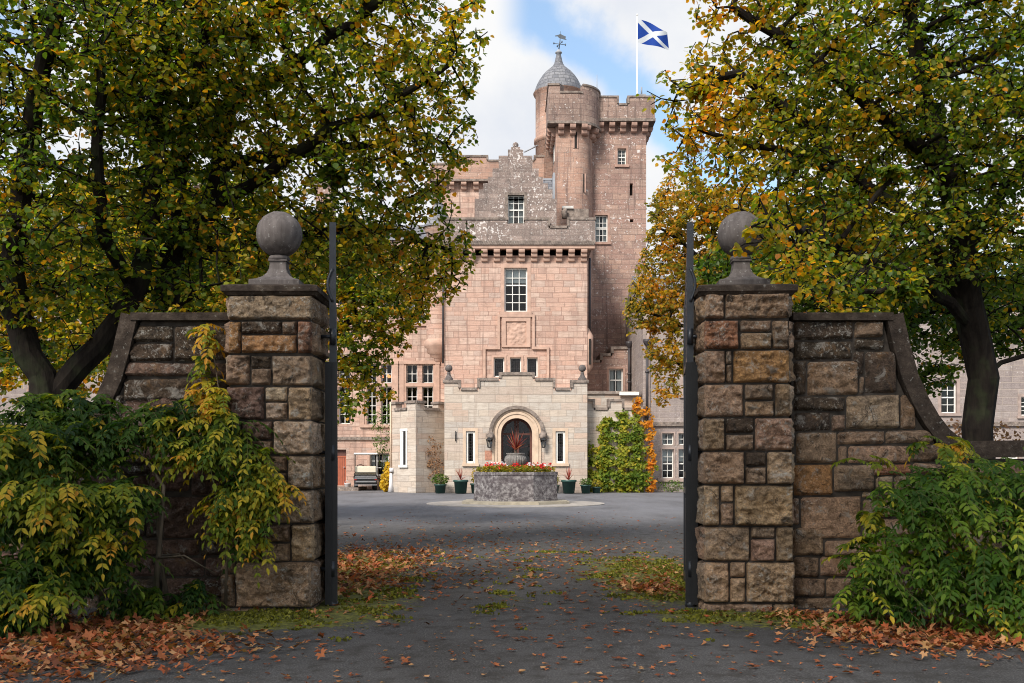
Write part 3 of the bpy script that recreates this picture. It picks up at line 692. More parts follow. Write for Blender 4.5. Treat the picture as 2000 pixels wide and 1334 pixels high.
for (pxa, pxb_, pya, pyb) in ((1122, 1127, 258, 290), (1137, 1142, 338, 375)):
    xa_, xb_ = X(pxa, YS), X(pxb_, YS); xm_ = (xa_ + xb_) / 2
    seg_ = min(zip(p0_[1:-1], p0_[2:]), key=lambda s_: abs((s_[0][0] + s_[1][0]) / 2 - xm_)); yf = (seg_[0][1] + seg_[1][1]) / 2 - .015
    if pxa < 1125: yf = YS - .012
    g.box(xa_, xb_, yf, yf + .3, Z(pyb, YS), Z(pya, YS), 2)
    for e in (xa_ - .07, xb_): g.box(e, e + .07, yf - .015, yf + .3, Z(pyb, YS), Z(pya, YS), 1)
stt = part('stair_turret', g, [M['turret'], M['dressed_tower'], M['dark_room']])
# tall window in the lit side
g = MB(); xs_ = X(1085.5, YS); g.box(xs_ - .03, xs_ + .1, YT + .3, YT + 1.2, Z(312, YT), Z(268, YT), 0); g.box(xs_ - .045, xs_ + .1, YT + .42, YT + 1.08, Z(310, YT), Z(270, YT), 1); g.box(xs_ - .055, xs_ + .1, YT + .70, YT + .78, Z(310, YT), Z(270, YT), 0); part('window', g, [M['white'], M['dark_room']])
g = MB(); po, pi_ = turret_plan(.40), turret_plan(0.02)
plan_slab(g, po, pi_, zst, z_lo - .1, 0); plan_slab(g, turret_plan(.46), turret_plan(-.02), zst - .14, zst - .003, 1)
def sub_plan(off, ks):
    p_ = turret_plan(off); return [p_[k] if isinstance(k, int) else (p_[k[0]][0] + (p_[k[0] + 1][0] - p_[k[0]][0]) * k[1], p_[k[0]][1] + (p_[k[0] + 1][1] - p_[k[0]][1]) * k[1]) for k in ks]
for ks in ([0, 1, (1, .42)], [4, 5, 6, 7, 8, 9, 10, 11, 12, 13, 14]):
    plan_slab(g, sub_plan(.40, ks), sub_plan(.02, ks), z_lo - .1, z_hi - .1, 0); plan_slab(g, sub_plan(.45, ks), sub_plan(-.03, ks), z_hi - .1, z_hi, 1)
ks = [(1, .42), 2, 3, 4]; plan_slab(g, sub_plan(.45, ks), sub_plan(-.03, ks), z_lo - .1, z_lo, 1)
part('parapet', g, [M['tower_parapet'], M['coping']])
xl_, xf_ = X(1085.5, YS), X(1124, YS)
def put_corbel(x, y, ang):
    c = cc.copy(); COL.objects.link(c); c.parent = castle
    c.matrix_basis = Matrix.Translation(Vector((x, y, zst - .142 - (ZT - .062))) - Vector((0, CY, 0))) @ Matrix.Rotation(R(ang), 4, 'Z') @ Matrix.Translation(-Vector((X(1259, YT), YT, 0)) + Vector((0, CY, 0)))
for k in range(3): put_corbel(xl_ + .28 + k * .62, YS, 0)
for k, a_ in ((4, 25), (8, 50), (12, 75)):
    p_ = turret_plan(0)[min(14, 2 + k)]; put_corbel(p_[0], p_[1], a_)
for k in range(5): put_corbel(xl_, YS + .35 + k * .7, -90)
# --- cap house with its ogee slate dome
ccx, ccy, cr = X(1091, 59.5), 59.5, 45 / F * 59.5
g = MB(); g.lathe(ccx, ccy, [(cr, 8), (cr, Z(282, ccy)), (cr + .09, Z(281, ccy)), (cr + .09, Z(274, ccy)), (cr, Z(271, ccy)), (cr, Z(190, ccy)), (cr + .10, Z(187, ccy)), (cr + .14, Z(184, ccy))], seg=48)
part('cap_house', g, M['turret'])
dome = [(49, 184), (46, 176), (43, 168), (38.5, 159), (32.5, 150), (25.5, 142), (18, 135.5), (12, 130), (8.5, 124), (6.8, 117), (5.2, 110), (4.2, 105)]
dp = [(r_ / F * ccy, Z(y_, ccy)) for r_, y_ in dome]
g = MB(); g.lathe(ccx, ccy, dp, seg=40, mi=0)
# slate courses need arc length along v
for fi, f in enumerate(g.f):
    pass
g.lathe(ccx, ccy, [(r_ / F * ccy, Z(y_, ccy)) for r_, y_ in ((4.2, 105), (6.5, 104), (6.8, 102.5), (5, 100.5), (3.2, 99), (2, 97), (0, 96.5))], seg=20, mi=1)
part('slate_dome', g, [M['slate'], M['lead']])
# rail running down from the cap house
g = MB(); g.tube([P(1024, 297, 59), P(1050, 284, 59)], .05, 6); part('roof_rail', g, M['lead'])
g = MB(); g.tube([P(1166, 186, 56.5), P(1166, 146, 56.5)], .018, 5); part('lightning_rod', g, M['lead'])
g = MB(); g.box(X(1248, 58), X(1262, 58), 58, 58.4, Z(188, 58), Z(183, 58)); g.tube([P(1253, 184, 58.2), P(1253, 170, 58.2)], .05, 6); part('roof_vent', g, M['lead'])
# --- annex at the tower's foot
YA = 53.2
oa = O(1189, 1217, 720, 766, YA)
g = MB(); wall_open(g, X(1140, YA), X(1231, YA), 0, Z(716, YA), YA, [oa], .2, 0, 1); g.box(X(1140, YA), X(1231, YA), YA, YT, 0, Z(716, YA), skip='ftd')
stepped_parapet(g, steps_profile([(1140, 1175, 703), (1175, 1196, 690), (1196, 1233, 677)], YA), Z(716, YA), YA, YT, .14, .08, 2)
surround(g, oa, YA, .1, .02)
part('annex', g, [M['tower'], M['dressed_tower'], M['coping']]); window(oa, YA, 2, 2, fw=.07, bar=.03, meet=.52, curtain=True)

# --- wing on the left with tall mullioned windows
def lights(x0_, x1_, y0_, y1_): return O(x0_, x1_, y0_, y1_, YL)
L1 = [lights(716, 735, 711, 748), lights(744, 765, 711, 748), lights(716, 735, 755, 829), lights(744, 765, 755, 829)]
L2 = [lights(793, 815, 711, 748), lights(824, 846, 711, 748), lights(793, 815, 755, 829), lights(824, 846, 755, 829)]
L0 = [lights(661, 684, 711, 748), lights(661, 684, 755, 828)]
LU = [lights(796, 831, 588, 632), lights(660, 688, 560, 632)]
LG = [lights(722, 760, 885, 929)]
LD = lights(650, 676, 878, 948)
YX = YL + 2.5
LX = [O(a_, b_, c_, d_, YX) for a_ in (500, 430, 350, 270, 110, 60) for b_, c_, d_ in ((a_ + 34, 580, 632), (a_ + 34, 690, 760))]
LXold = [lights(a_, b_, c_, d_) for a_ in (560, 480, 400, 320) for b_, c_, d_ in ((a_ + 34, 580, 632), (a_ + 34, 740, 820))]
g = MB(); block(g, X(556, YL), X(880, YL), YL, YL + 9, 0, Z(470, YL), L1 + L2 + L0 + LU + LG + [LD])
for ol in (L1, L2):
    fa, fb = ol[0][0], ol[1][1]; bot, top = ol[2][2], ol[0][3]
    for (e0, e1) in ((fa - .34, fa), (fb, fb + .34)):
        for k_, pr in ((0, .03), (.11, .07)): g.box(e0 if e1 == fa else e0 + k_, (e1 - k_) if e1 == fa else e1, YL - pr, YL + .01, bot, top, 1)
    g.box(fa - .36, fb + .36, YL - .10, YL + .01, top, top + .17, 1); g.box(fa - .36, fb + .36, YL - .12, YL + .01, bot - .16, bot, 1)
    g.box(fa - .02, fb + .02, YL - .04, YL + .3, ol[2][3], ol[0][2], 1)
for o in LU + LG: surround(g, o, YL, .14)
for o in L0: surround(g, o, YL, .12, sill=False, head=False)
zsc = Z(857, YL); g.box(X(556, YL), X(771, YL), YL - .10, YL + .01, zsc - .06, zsc + .10, 2)
wl = part('wing', g, [M['pink'], M['dressed'], M['coping']])
g = MB(); block(g, X(-200, YX), X(566, YX), YX, YX + 8, 0, Z(480, YX), LX)
for o in LX: surround(g, o, YX, .14)
part('rear_wing', g, [M['grey'], M['dressed_tower']])
g = MB(); xa, xb = X(-200, YL), X(880, YL); zr0, zr1 = Z(470, YL), Z(400, YL)
g.face([(xa, YL - .15, zr0), (xb, YL - .15, zr0), (xb, YL + 4.5, zr1), (xa, YL + 4.5, zr1)], uv=[(xa, 0), (xb, 0), (xb, 5), (xa, 5)])
g.face([(xb, YL + 9.2, zr0), (xa, YL + 9.2, zr0), (xa, YL + 4.5, zr1), (xb, YL + 4.5, zr1)], uv=[(xb, 0), (xa, 0), (xa, 5), (xb, 5)])
g.face([(xa, YL - .15, zr0), (xa, YL + 4.5, zr1), (xa, YL + 9.2, zr0)], mi=1)
obj('roof', g, [M['slate'], M['pink']], wl)
for px_ in (636, 400, 180):
    g = MB(); Yc = YL + 4.5; g.box(X(px_ - 15, Yc), X(px_ + 15, Yc), Yc - .6, Yc + .6, Z(425, Yc), Z(368, Yc), 0); g.box(X(px_ - 18, Yc), X(px_ + 18, Yc), Yc - .7, Yc + .7, Z(368, Yc), Z(361, Yc), 1)
    for k_ in (-8, 8): g.tube([(X(px_ + k_, Yc), Yc, Z(361, Yc)), (X(px_ + k_, Yc), Yc, Z(350, Yc))], .16, 10, 1)
    obj('chimney', g, [M['tower'], M['coping']], wl)
for o in L1[:2] + L2[:2] + L0[:1]: window(o, YL, 2, 2, depth=.22, fw=.05, bar=.035)
for o in L1[2:] + L2[2:] + L0[1:]: window(o, YL, 2, 4, depth=.22, fw=.05, bar=.035)
window(LU[0], YL, 3, 2, curtain=True, meet=.5); window(LU[1], YL, 3, 2, meet=.5); window(LG[0], YL, 3, 3, curtain=True)
for o in LX: window(o, YX, 2, 4, meet=.5)
g = MB(); a_, b_, c_, d_ = LD; zd = c_ + (d_ - c_) * .78; yd = YL + .16
g.box(a_, b_, yd, yd + .06, c_, zd, 0); g.box(a_, b_, yd - .02, yd + .06, zd, zd + .08, 0)
for k_ in range(1, 6): x_ = a_ + (b_ - a_) * k_ / 6; g.box(x_ - .008, x_ + .008, yd - .006, yd, c_ + .02, zd - .02, 1)
dr = part('door', g, [M['reddoor'], M['oak']])
g = MB(); g.face([(a_, yd + .02, zd + .08), (b_, yd + .02, zd + .08), (b_, yd + .02, d_), (a_, yd + .02, d_)]); obj('fanlight', g, M['oak'], dr)
g = MB(); g.sphere((b_ - .12, yd - .05, c_ + .95), .04, 10, 6); obj('door_handle', g, M['alu'], dr)
# small lit chandelier seen through the upper window
lm, ln = mat('lit_candle_bulbs'); out(ln, ln.n('Emission', Color=(1, .30, .10, 1), Strength=1.3).outputs[0])
ch = thing('chandelier', P(752, 735, YL + 2.6), 'small chandelier with glowing red shades hanging inside the tall mullioned window', 'chandelier')
g = MB(); cx_, cy_, cz_ = P(752, 737, YL + 2.6)
g.tube([(cx_, cy_, cz_ + 2.6), (cx_, cy_, cz_)], .015, 5)
for k_ in range(6):
    t = k_ * math.pi / 3; g.tube([(cx_, cy_, cz_ - .1), (cx_ + .2 * math.cos(t), cy_ + .2 * math.sin(t), cz_ - .18), (cx_ + .38 * math.cos(t), cy_ + .38 * math.sin(t), cz_ - .02)], .012, 5)
obj('frame', g, M['iron'], ch)
for k_ in range(6):
    t = k_ * math.pi / 3; g = MB(); xx, yy_ = cx_ + .38 * math.cos(t), cy_ + .38 * math.sin(t)
    g.lathe(xx, yy_, [(.085, cz_), (.05, cz_ + .15)], seg=10); obj('lamp_shade', g, lm, ch)
# bartizan in the angle between wing and main block
bx, by, br = X(857, 52.2), 52.2, 24 / F * 52.2
g = MB(); g.lathe(bx, by, [(.12, Z(708, by)), (.25, Z(704, by)), (.26, Z(700, by)), (.42, Z(697, by)), (.44, Z(693, by)), (.58, Z(690, by)), (.6, Z(682, by)), (br + .10, Z(678, by)), (br + .12, Z(668, by)), (br + .02, Z(664, by))], 170, 370, 28, 1)
g.lathe(bx, by, [(br, Z(664, by)), (br, Z(455, by)), (br + .1, Z(452, by)), (br + .1, Z(446, by))], 170, 370, 28, 0)
g.lathe(bx, by, [(br + .2, Z(446, by)), (br * .62, Z(415, by)), (0, Z(380, by))], 0, 360, 28, 2)
part('bartizan', g, [M['pink'], M['dressed'], M['slate']])
g = MB(); xp_, yp_ = X(868, YK) - .06, YK - .09
g.tube([(xp_, yp_, Z(710, YK)), (xp_, yp_, Z(500, YK))], .05, 8); part('drainpipe', g, M['pipe'])

# --- entrance porch
g = MB(); YPf = YP
pw0, pw1 = X(868, YP), X(1147, YP); zpar = Z(765, YP)
cx = X(1009, YP); aw = 31 / F * YP; zsp = Z(847, YP); ztop = zsp + aw
o_s = [O(910, 928, 842, 905, YP), O(1085, 1104, 842, 905, YP)]
o_d = (cx - aw, cx + aw, 0, ztop)
wall_open(g, pw0, pw1, 0, zpar, YP, o_s + [o_d], .2, 0, 1)
# drop the flat reveals of the door box: the arch gets its own below
keep = [i for i, f in enumerate(g.f) if not (all(o_d[0] - 1e-4 <= g.v[k].x <= o_d[1] + 1e-4 and g.v[k].z <= ztop + 1e-4 for k in f) and any(g.v[k].y > YP + .1 for k in f))]
g2 = MB()
off = 0; starts = []
for f in g.f: starts.append(off); off += len(f)
for i in keep: g2.face([g.v[k] for k in g.f[i]], g.uv[starts[i]:starts[i] + len(g.f[i])], g.mi[i])
g = g2
NA = 20
arc = [(cx + aw * math.cos(math.pi * i / NA), zsp + aw * math.sin(math.pi * i / NA)) for i in range(NA + 1)]
for (p, q) in zip(arc[:-1], arc[1:]):
    g.face([(p[0], YP, p[1]), (p[0], YP, ztop), (q[0], YP, ztop), (q[0], YP, q[1])][::1])
    g.face([(p[0], YP, p[1]), (q[0], YP, q[1]), (q[0], YP + .7, q[1]), (p[0], YP + .7, p[1])], mi=1)
for s_ in (-1, 1):
    x_ = cx + s_ * aw; q = [(x_, YP, 0), (x_, YP + .7, 0), (x_, YP + .7, zsp), (x_, YP, zsp)]; g.face(q if s_ < 0 else q[::-1], mi=1)
g.box(pw0, pw1, YP, YK, 0, zpar, skip='fd')
for o in o_s: surround(g, o, YP, .13, .02)
porch = part('entrance_porch', g, [M['cream'], M['dressed_cream']])
def arch_ring(mb, r0, r1, ya, yb, mi=0, leg=True, zleg=0.0, n=24):
    for i in range(n):
        t0, t1 = math.pi * i / n, math.pi * (i + 1) / n
        c0_, s0_, c1_, s1_ = math.cos(t0), math.sin(t0), math.cos(t1), math.sin(t1)
        pt = lambda r_, c_, s__, y_: (cx + r_ * c_, y_, zsp + r_ * s__)
        mb.face([pt(r0, c0_, s0_, ya), pt(r1, c0_, s0_, ya), pt(r1, c1_, s1_, ya), pt(r0, c1_, s1_, ya)][::-1], mi=mi)
        mb.face([pt(r1, c0_, s0_, ya), pt(r1, c0_, s0_, yb), pt(r1, c1_, s1_, yb), pt(r1, c1_, s1_, ya)], mi=mi)
        mb.face([pt(r0, c0_, s0_, yb), pt(r0, c0_, s0_, ya), pt(r0, c1_, s1_, ya), pt(r0, c1_, s1_, yb)], mi=mi)
    if leg:
        for s_ in (-1, 1):
            xs_ = sorted((cx + s_ * r0, cx + s_ * r1)); mb.box(xs_[0], xs_[1], ya, yb, zleg, zsp, mi)
g = MB(); arch_ring(g, aw - .015, aw + .17, YP - .03, YP + .05); arch_ring(g, aw + .17, aw + .28, YP - .07, YP + .05); arch_ring(g, aw + .30, aw + .40, YP - .05, YP + .05)
arch_ring(g, aw + .40, aw + .55, YP - .16, YP + .02, 1, False)
for s_ in (-1, 1):     # carved stops where the hood mould ends
    xk = cx + s_ * (aw + .475); g.sphere((xk, YP - .12, zsp - .10), .19, 12, 8, 1); g.sphere((xk - .05 * s_, YP - .24, zsp - .16), .10, 10, 6, 1); g.sphere((xk + .09 * s_, YP - .18, zsp - .02), .10, 10, 6, 1); g.box(xk - .10, xk + .10, YP - .12, YP, zsp - .36, zsp - .2, 1)
obj('doorway_arch', g, [M['dressed_cream'], M['coping']], porch)
# timber and glass doors set deep inside the arch
g = MB(); yd = YP + .62; fw = .11
for s_ in (-1, 1):
    x_ = cx + s_ * (aw - fw / 2); g.box(x_ - fw / 2, x_ + fw / 2, yd, yd + .08, 0, zsp)
    x_ = cx + s_ * .06; g.box(x_ - .05, x_ + .05, yd + .003, yd + .077, 0, zsp + aw * .96)
for i in range(NA):
    p, q = arc[i], arc[i + 1]; f_ = (aw - fw) / aw
    pi_, qi_ = (cx + (p[0] - cx) * f_, zsp + (p[1] - zsp) * f_), (cx + (q[0] - cx) * f_, zsp + (q[1] - zsp) * f_)
    g.face([(p[0], yd, p[1]), (pi_[0], yd, pi_[1]), (qi_[0], yd, qi_[1]), (q[0], yd, q[1])])
g.box(cx - aw + fw, cx + aw - fw, yd + .005, yd + .075, zsp - .05, zsp + .05); g.box(cx - aw + fw, cx + aw - fw, yd + .005, yd + .075, .1, .75)
dd = obj('door', g, M['oak'], porch)
g = MB(); pts_ = [(cx - aw + fw, yd + .05, .75), (cx + aw - fw, yd + .05, .75), (cx + aw - fw, yd + .05, zsp)] + [(cx + (p[0] - cx) * .85, yd + .05, zsp + (p[1] - zsp) * .85) for p in arc[1:-1]] + [(cx - aw + fw, yd + .05, zsp)]
g.face(pts_); dg_ = obj('door_glass', g, M['glass'], porch)
g = MB(); pp = steps_profile([(868, 897, 742), (897, 935, 757), (935, 977, 738), (977, 1042, 727), (1042, 1082, 738), (1082, 1117, 757), (1117, 1147, 742)], YP)
stepped_parapet(g, pp, zpar, YP, YP + .45, .13, .07, 1)
g.box(pw0, pw0 + .45, YP + .45, YK, zpar, Z(757, YP), 0); g.box(pw1 - .45, pw1, YP + .45, YK, zpar, Z(757, YP), 0)
obj('battlement', g, [M['cream'], M['coping']], porch)
for px_ in (876, 1138):
    g = MB(); x_, z_ = X(px_, YP), Z(742, YP); yb_ = YP + .22
    g.lathe(x_, yb_, [(.20, z_), (.20, z_ + .08), (.14, z_ + .14), (.07, z_ + .30), (.10, z_ + .34), (.06, z_ + .38)], seg=16); g.sphere((x_, yb_, z_ + .55), .17, 18, 12)
    obj('ball_finial', g, M['finial'], porch)
for o in o_s: window(o, YP, 3, 10, leaded=True, fw=.10, depth=.06)
g = MB(); g.box(X(947, YP), X(965, YP), YP - .03, YP - .002, Z(898, YP), Z(880, YP)); g.box(X(949, YP), X(963, YP), YP - .036, YP - .03, Z(896, YP), Z(882, YP)); obj('plaque', g, M['copper'], porch)
g = MB(); x_ = X(890, YP); g.tube([(x_, YP - .06, Z(862, YP)), (x_, YP - .06, Z(842, YP))], .025, 6); g.tube([(x_, YP, Z(852, YP)), (x_, YP - .16, Z(852, YP)), (x_, YP - .18, Z(848, YP))], .018, 6); obj('iron_bracket', g, M['iron'], porch)

# --- low canted bay on the left of the porch
g = MB(); yA, yN = 48.4, 47.15
A0, A1, A2 = (X(762, yA), yA), (X(812, yN), yN), (X(868, yA), yA)
zb1 = Z(800, 47.6)
def wall_seg(mb, p, q, z0_, z1_, mi=0, flip=False):
    L = math.hypot(q[0] - p[0], q[1] - p[1])
    mb.face([(p[0], p[1], z0_), (q[0], q[1], z0_), (q[0], q[1], z1_), (p[0], p[1], z1_)], uv=[(0, z0_), (L, z0_), (L, z1_), (0, z1_)], mi=mi)
poly = [A0, A1, A2, (A2[0], 54), (A0[0], 54)]
for i in range(5): wall_seg(g, poly[i], poly[(i + 1) % 5], 0, zb1)
g.face([(p[0], p[1], zb1) for p in poly])
# battlement along both canted faces
def canted(mb, p, q, steps, zb0):
    d = Vector((q[0] - p[0], q[1] - p[1], 0)); L = d.length; d.normalize(); nrm = Vector((d.y, -d.x, 0))
    for (t0, t1, zt_) in steps:
        for (w0, w1, za_, zb_, mi) in ((0, .4, zb0, zt_ - .12, 0), (-.07, .47, zt_ - .12, zt_, 1)):
            e = .06 if mi else 0
            a_ = Vector((p[0], p[1], 0)) + d * (L * t0 - e * (t0 > 0)); b_ = Vector((p[0], p[1], 0)) + d * (L * t1 + e * (t1 < 1))
            c = [a_ - nrm * (-w0 * -1) if False else a_ + nrm * (-w0), b_ + nrm * (-w0), b_ + nrm * (-w1), a_ + nrm * (-w1)]
            c = [a_ - nrm * w0, b_ - nrm * w0, b_ - nrm * w1, a_ - nrm * w1]
            mb.prism([(v_.x, v_.y) for v_ in c], 'z', za_, zb_, mi)
zH, zL = Z(783, 47.6), Z(796, 47.6)
canted(g, A0, A1, [(0, .22, zH), (.22, .64, zL), (.64, 1, zH)], zb1); canted(g, A1, A2, [(0, .30, zH), (.30, .78, zL), (.78, 1, zH)], zb1)
# slim window in the left canted face
d = Vector((A1[0] - A0[0], A1[1] - A0[1], 0)).normalized(); nrm = Vector((d.y, -d.x, 0)); L = (Vector(A1) - Vector(A0)).length
def on(t, off_, z_): v_ = Vector((A0[0], A0[1], 0)) + d * (L * t) + nrm * off_; return (v_.x, v_.y, z_)
zw0, zw1 = Z(908, 47.7), Z(842, 47.7)
canted_parts = part('canted_bay', g, [M['cream'], M['coping']])
g = MB()
for (t0, t1, o_, mi) in ((.42, .47, .03, 0), (.63, .68, .03, 0)):
    g.prism([on(t, k_, 0)[:2] for t, k_ in ((t0, -.1), (t0, o_), (t1, o_), (t1, -.1))], 'z', zw0, zw1, 0)
g.prism([on(t, k_, 0)[:2] for t, k_ in ((.40, -.1), (.40, .03), (.70, .03), (.70, -.1))], 'z', zw1, zw1 + .12, 0)
g.prism([on(t, k_, 0)[:2] for t, k_ in ((.38, -.1), (.38, .09), (.72, .09), (.72, -.1))], 'z', zw0 - .12, zw0, 0)
g.face([on(.52, .006, zw0), on(.63, .006, zw0), on(.63, .006, zw1), on(.52, .006, zw1)], mi=1); g.face([on(.47, .008, zw0), on(.52, .008, zw0), on(.52, .008, zw1), on(.47, .008, zw1)], mi=2)
part('window', g, [M['white'], M['dark_room'], M['grime']])
g = MB(); x_, y_ = A0[0] + .04, A0[1] - .10
g.tube([(x_, y_, .75), (x_, y_, Z(785, yA))], .045, 8, 1); g.tube([(x_ + .02, y_ - .05, .02), (x_ + .02, y_ - .05, .4), (x_ + .02, y_ - .05, .9)], [.15, .09, .07], 10, 0); g.tube([(x_ + .05, y_ - .05, .95), (x_ + .05, y_ - .05, 1.15)], .11, 10, 0)
part('drainpipe', g, [M['grime'], M['dressed_cream']])

# --- low range and wing on the right
g = MB(); zq = Z(797, YW); qa, qb = X(1146, YW), X(1256, YW)
block(g, qa, qb, YW, YW + 6, 0, zq); stepped_parapet(g, steps_profile([(1146, 1160, 779), (1160, 1189, 796), (1189, 1217, 779), (1217, 1241, 796), (1241, 1256, 779)], YW), zq, YW, YW + .4, .12, .06, 1)
g.box(qa, qb, YW + 1.2, YW + 1.6, zq, Z(770, YW + 1.2), 0); g.box(qa, qb, YW + 1.1, YW + 1.7, Z(770, YW + 1.2), Z(764, YW + 1.2), 1)
g.box(X(1214, YW), X(1253, YW), YW + .9, YW + 1.09, Z(772, YW + 1), Z(766, YW + 1), 2)
part('low_range', g, [M['cream'], M['coping'], M['white']])
def rO(a_, b_, c_, d_): return O(a_, b_, c_, d_, YR)
RW = [rO(1293, 1316, 846, 869), rO(1325, 1348, 846, 869), rO(1293, 1316, 877, 934), rO(1325, 1348, 877, 934)]
RU = [rO(1334, 1362, 692, 772)]
RX = [rO(1838, 1869, 745, 807), rO(1994, 2024, 775, 812), rO(1958, 1990, 884, 906), rO(1440, 1480, 690, 770), rO(1440, 1480, 850, 930), rO(1600, 1640, 690, 770), rO(1700, 1740, 745, 807)]
g = MB(); xa, xb = X(1256, YR), X(2250, YR); block(g, xa, xb, YR, YR + 9, 0, Z(590, YR), RW + RU + RX)
for o in RU + RX: surround(g, o, YR, .14)
for o in RW: surround(g, o, YR, .07, .02, sill=False)
zsc = Z(829, YR); g.box(xa, xb, YR - .12, YR + .01, zsc - .08, zsc + .12, 2); g.box(RW[0][0] - .2, RW[1][1] + .2, YR - .1, YR + .01, RW[2][2] - .16, RW[2][2] - .001, 1)
g.box(X(1262, YR), X(1268, YR), YR - .12, YR + .01, zsc + .12, Z(600, YR), 1)
wr_ = part('wing', g, [M['grey'], M['dressed_grey'], M['coping']])
g = MB(); zr0, zr1 = Z(590, YR), Z(505, YR); g.face([(xa, YR - .15, zr0), (xb, YR - .15, zr0), (xb, YR + 4.5, zr1), (xa, YR + 4.5, zr1)], uv=[(xa, 0), (xb, 0), (xb, 5), (xa, 5)]); g.face([(xb, YR + 9.2, zr0), (xa, YR + 9.2, zr0), (xa, YR + 4.5, zr1), (xb, YR + 4.5, zr1)]); g.face([(xa, YR, zr0), (xa, YR + 4.5, zr1), (xa, YR + 9, zr0)][::-1], mi=1)
obj('roof', g, [M['slate'], M['grey']], wr_)
for o in RW[:2]: window(o, YR, 2, 2, curtain=True, fw=.05)
for o in RW[2:]: window(o, YR, 2, 4, blind=.42, fw=.05, meet=.5)
for o in RU + RX: window(o, YR, 2, 4, meet=.5)
for (px_, Y_, y0_, y1_) in ((1229, YA - .1, 672, 768), (1264, YR - .1, 668, 835)):
    g = MB(); x_ = X(px_, Y_); g.tube([(x_, Y_, Z(y1_, Y_)), (x_, Y_, Z(y0_, Y_))], .07, 8); g.lathe(x_, Y_, [(.07, Z(y0_ + 8, Y_)), (.2, Z(y0_, Y_)), (.2, Z(y0_ - 5, Y_)), (0, Z(y0_ - 5, Y_))], seg=12)
    for z_ in (Z(y0_ + 60, Y_), Z(y1_ - 20, Y_)): g.lathe(x_, Y_, [(.07, z_), (.1, z_), (.1, z_ + .08), (.07, z_ + .08)], seg=10)
    part('drainpipe', g, M['pipe'])
# corner oriel slit and pipes at the main block's right edge
g = MB(); Yo = YK + .1; x_ = X(1152, Yo); g.lathe(X(1147, Yo), Yo + .25, [(.1, Z(728, Yo)), (.3, Z(716, Yo)), (.32, Z(655, Yo)), (.1, Z(640, Yo))], 240, 400, 10, 0); g.box(x_ - .05, x_ + .06, Yo - .08, Yo + .1, Z(712, Yo), Z(662, Yo), 1)
g.tube([(x_ + .03, Yo + .5, Z(720, Yo)), (x_ + .03, Yo + .5, Z(500, Yo))], .06, 8, 2)
part('corner_oriel', g, [M['dressed'], M['dark_room'], M['pipe']])

# near-black boxes added behind the windows: room darkness put into their colour
def unlit_box(x0, x1, y0, y1, z0, z1):
    g = MB(); g.box(x0, x1, y0, y1, z0, z1); part('unlit_room_box', g, M['dark_room'])
unlit_box(X(868, YK) + .05, X(1147, YK) - .05, YK + .6, YK + 8.9, .1, zc - .05)
unlit_box(pw0 + .05, pw1 - .05, YP + 1.0, YK - .1, .05, zpar - .05)
unlit_box(X(1100, YT), X(1262, YT) - .05, YT + .7, YT + 6.3, .1, ZT - .1)
unlit_box(X(1160, YA), X(1225, YA), YA + .5, YT - .05, .1, Z(722, YA))
unlit_box(X(560, YL), X(835, YL), YL + 3.4, YL + 8.9, .1, Z(472, YL) - .05)
unlit_box(X(1258, YR), X(2240, YR), YR + .6, YR + 8.8, .1, Z(592, YR))
unlit_box(X(-195, YX), X(560, YX), YX + .6, YX + 7.8, .1, Z(482, YX))
unlit_box(X(965, YG), X(1050, YG), YG + .6, YG + 1.2, Z(445, YG), Z(372, YG))

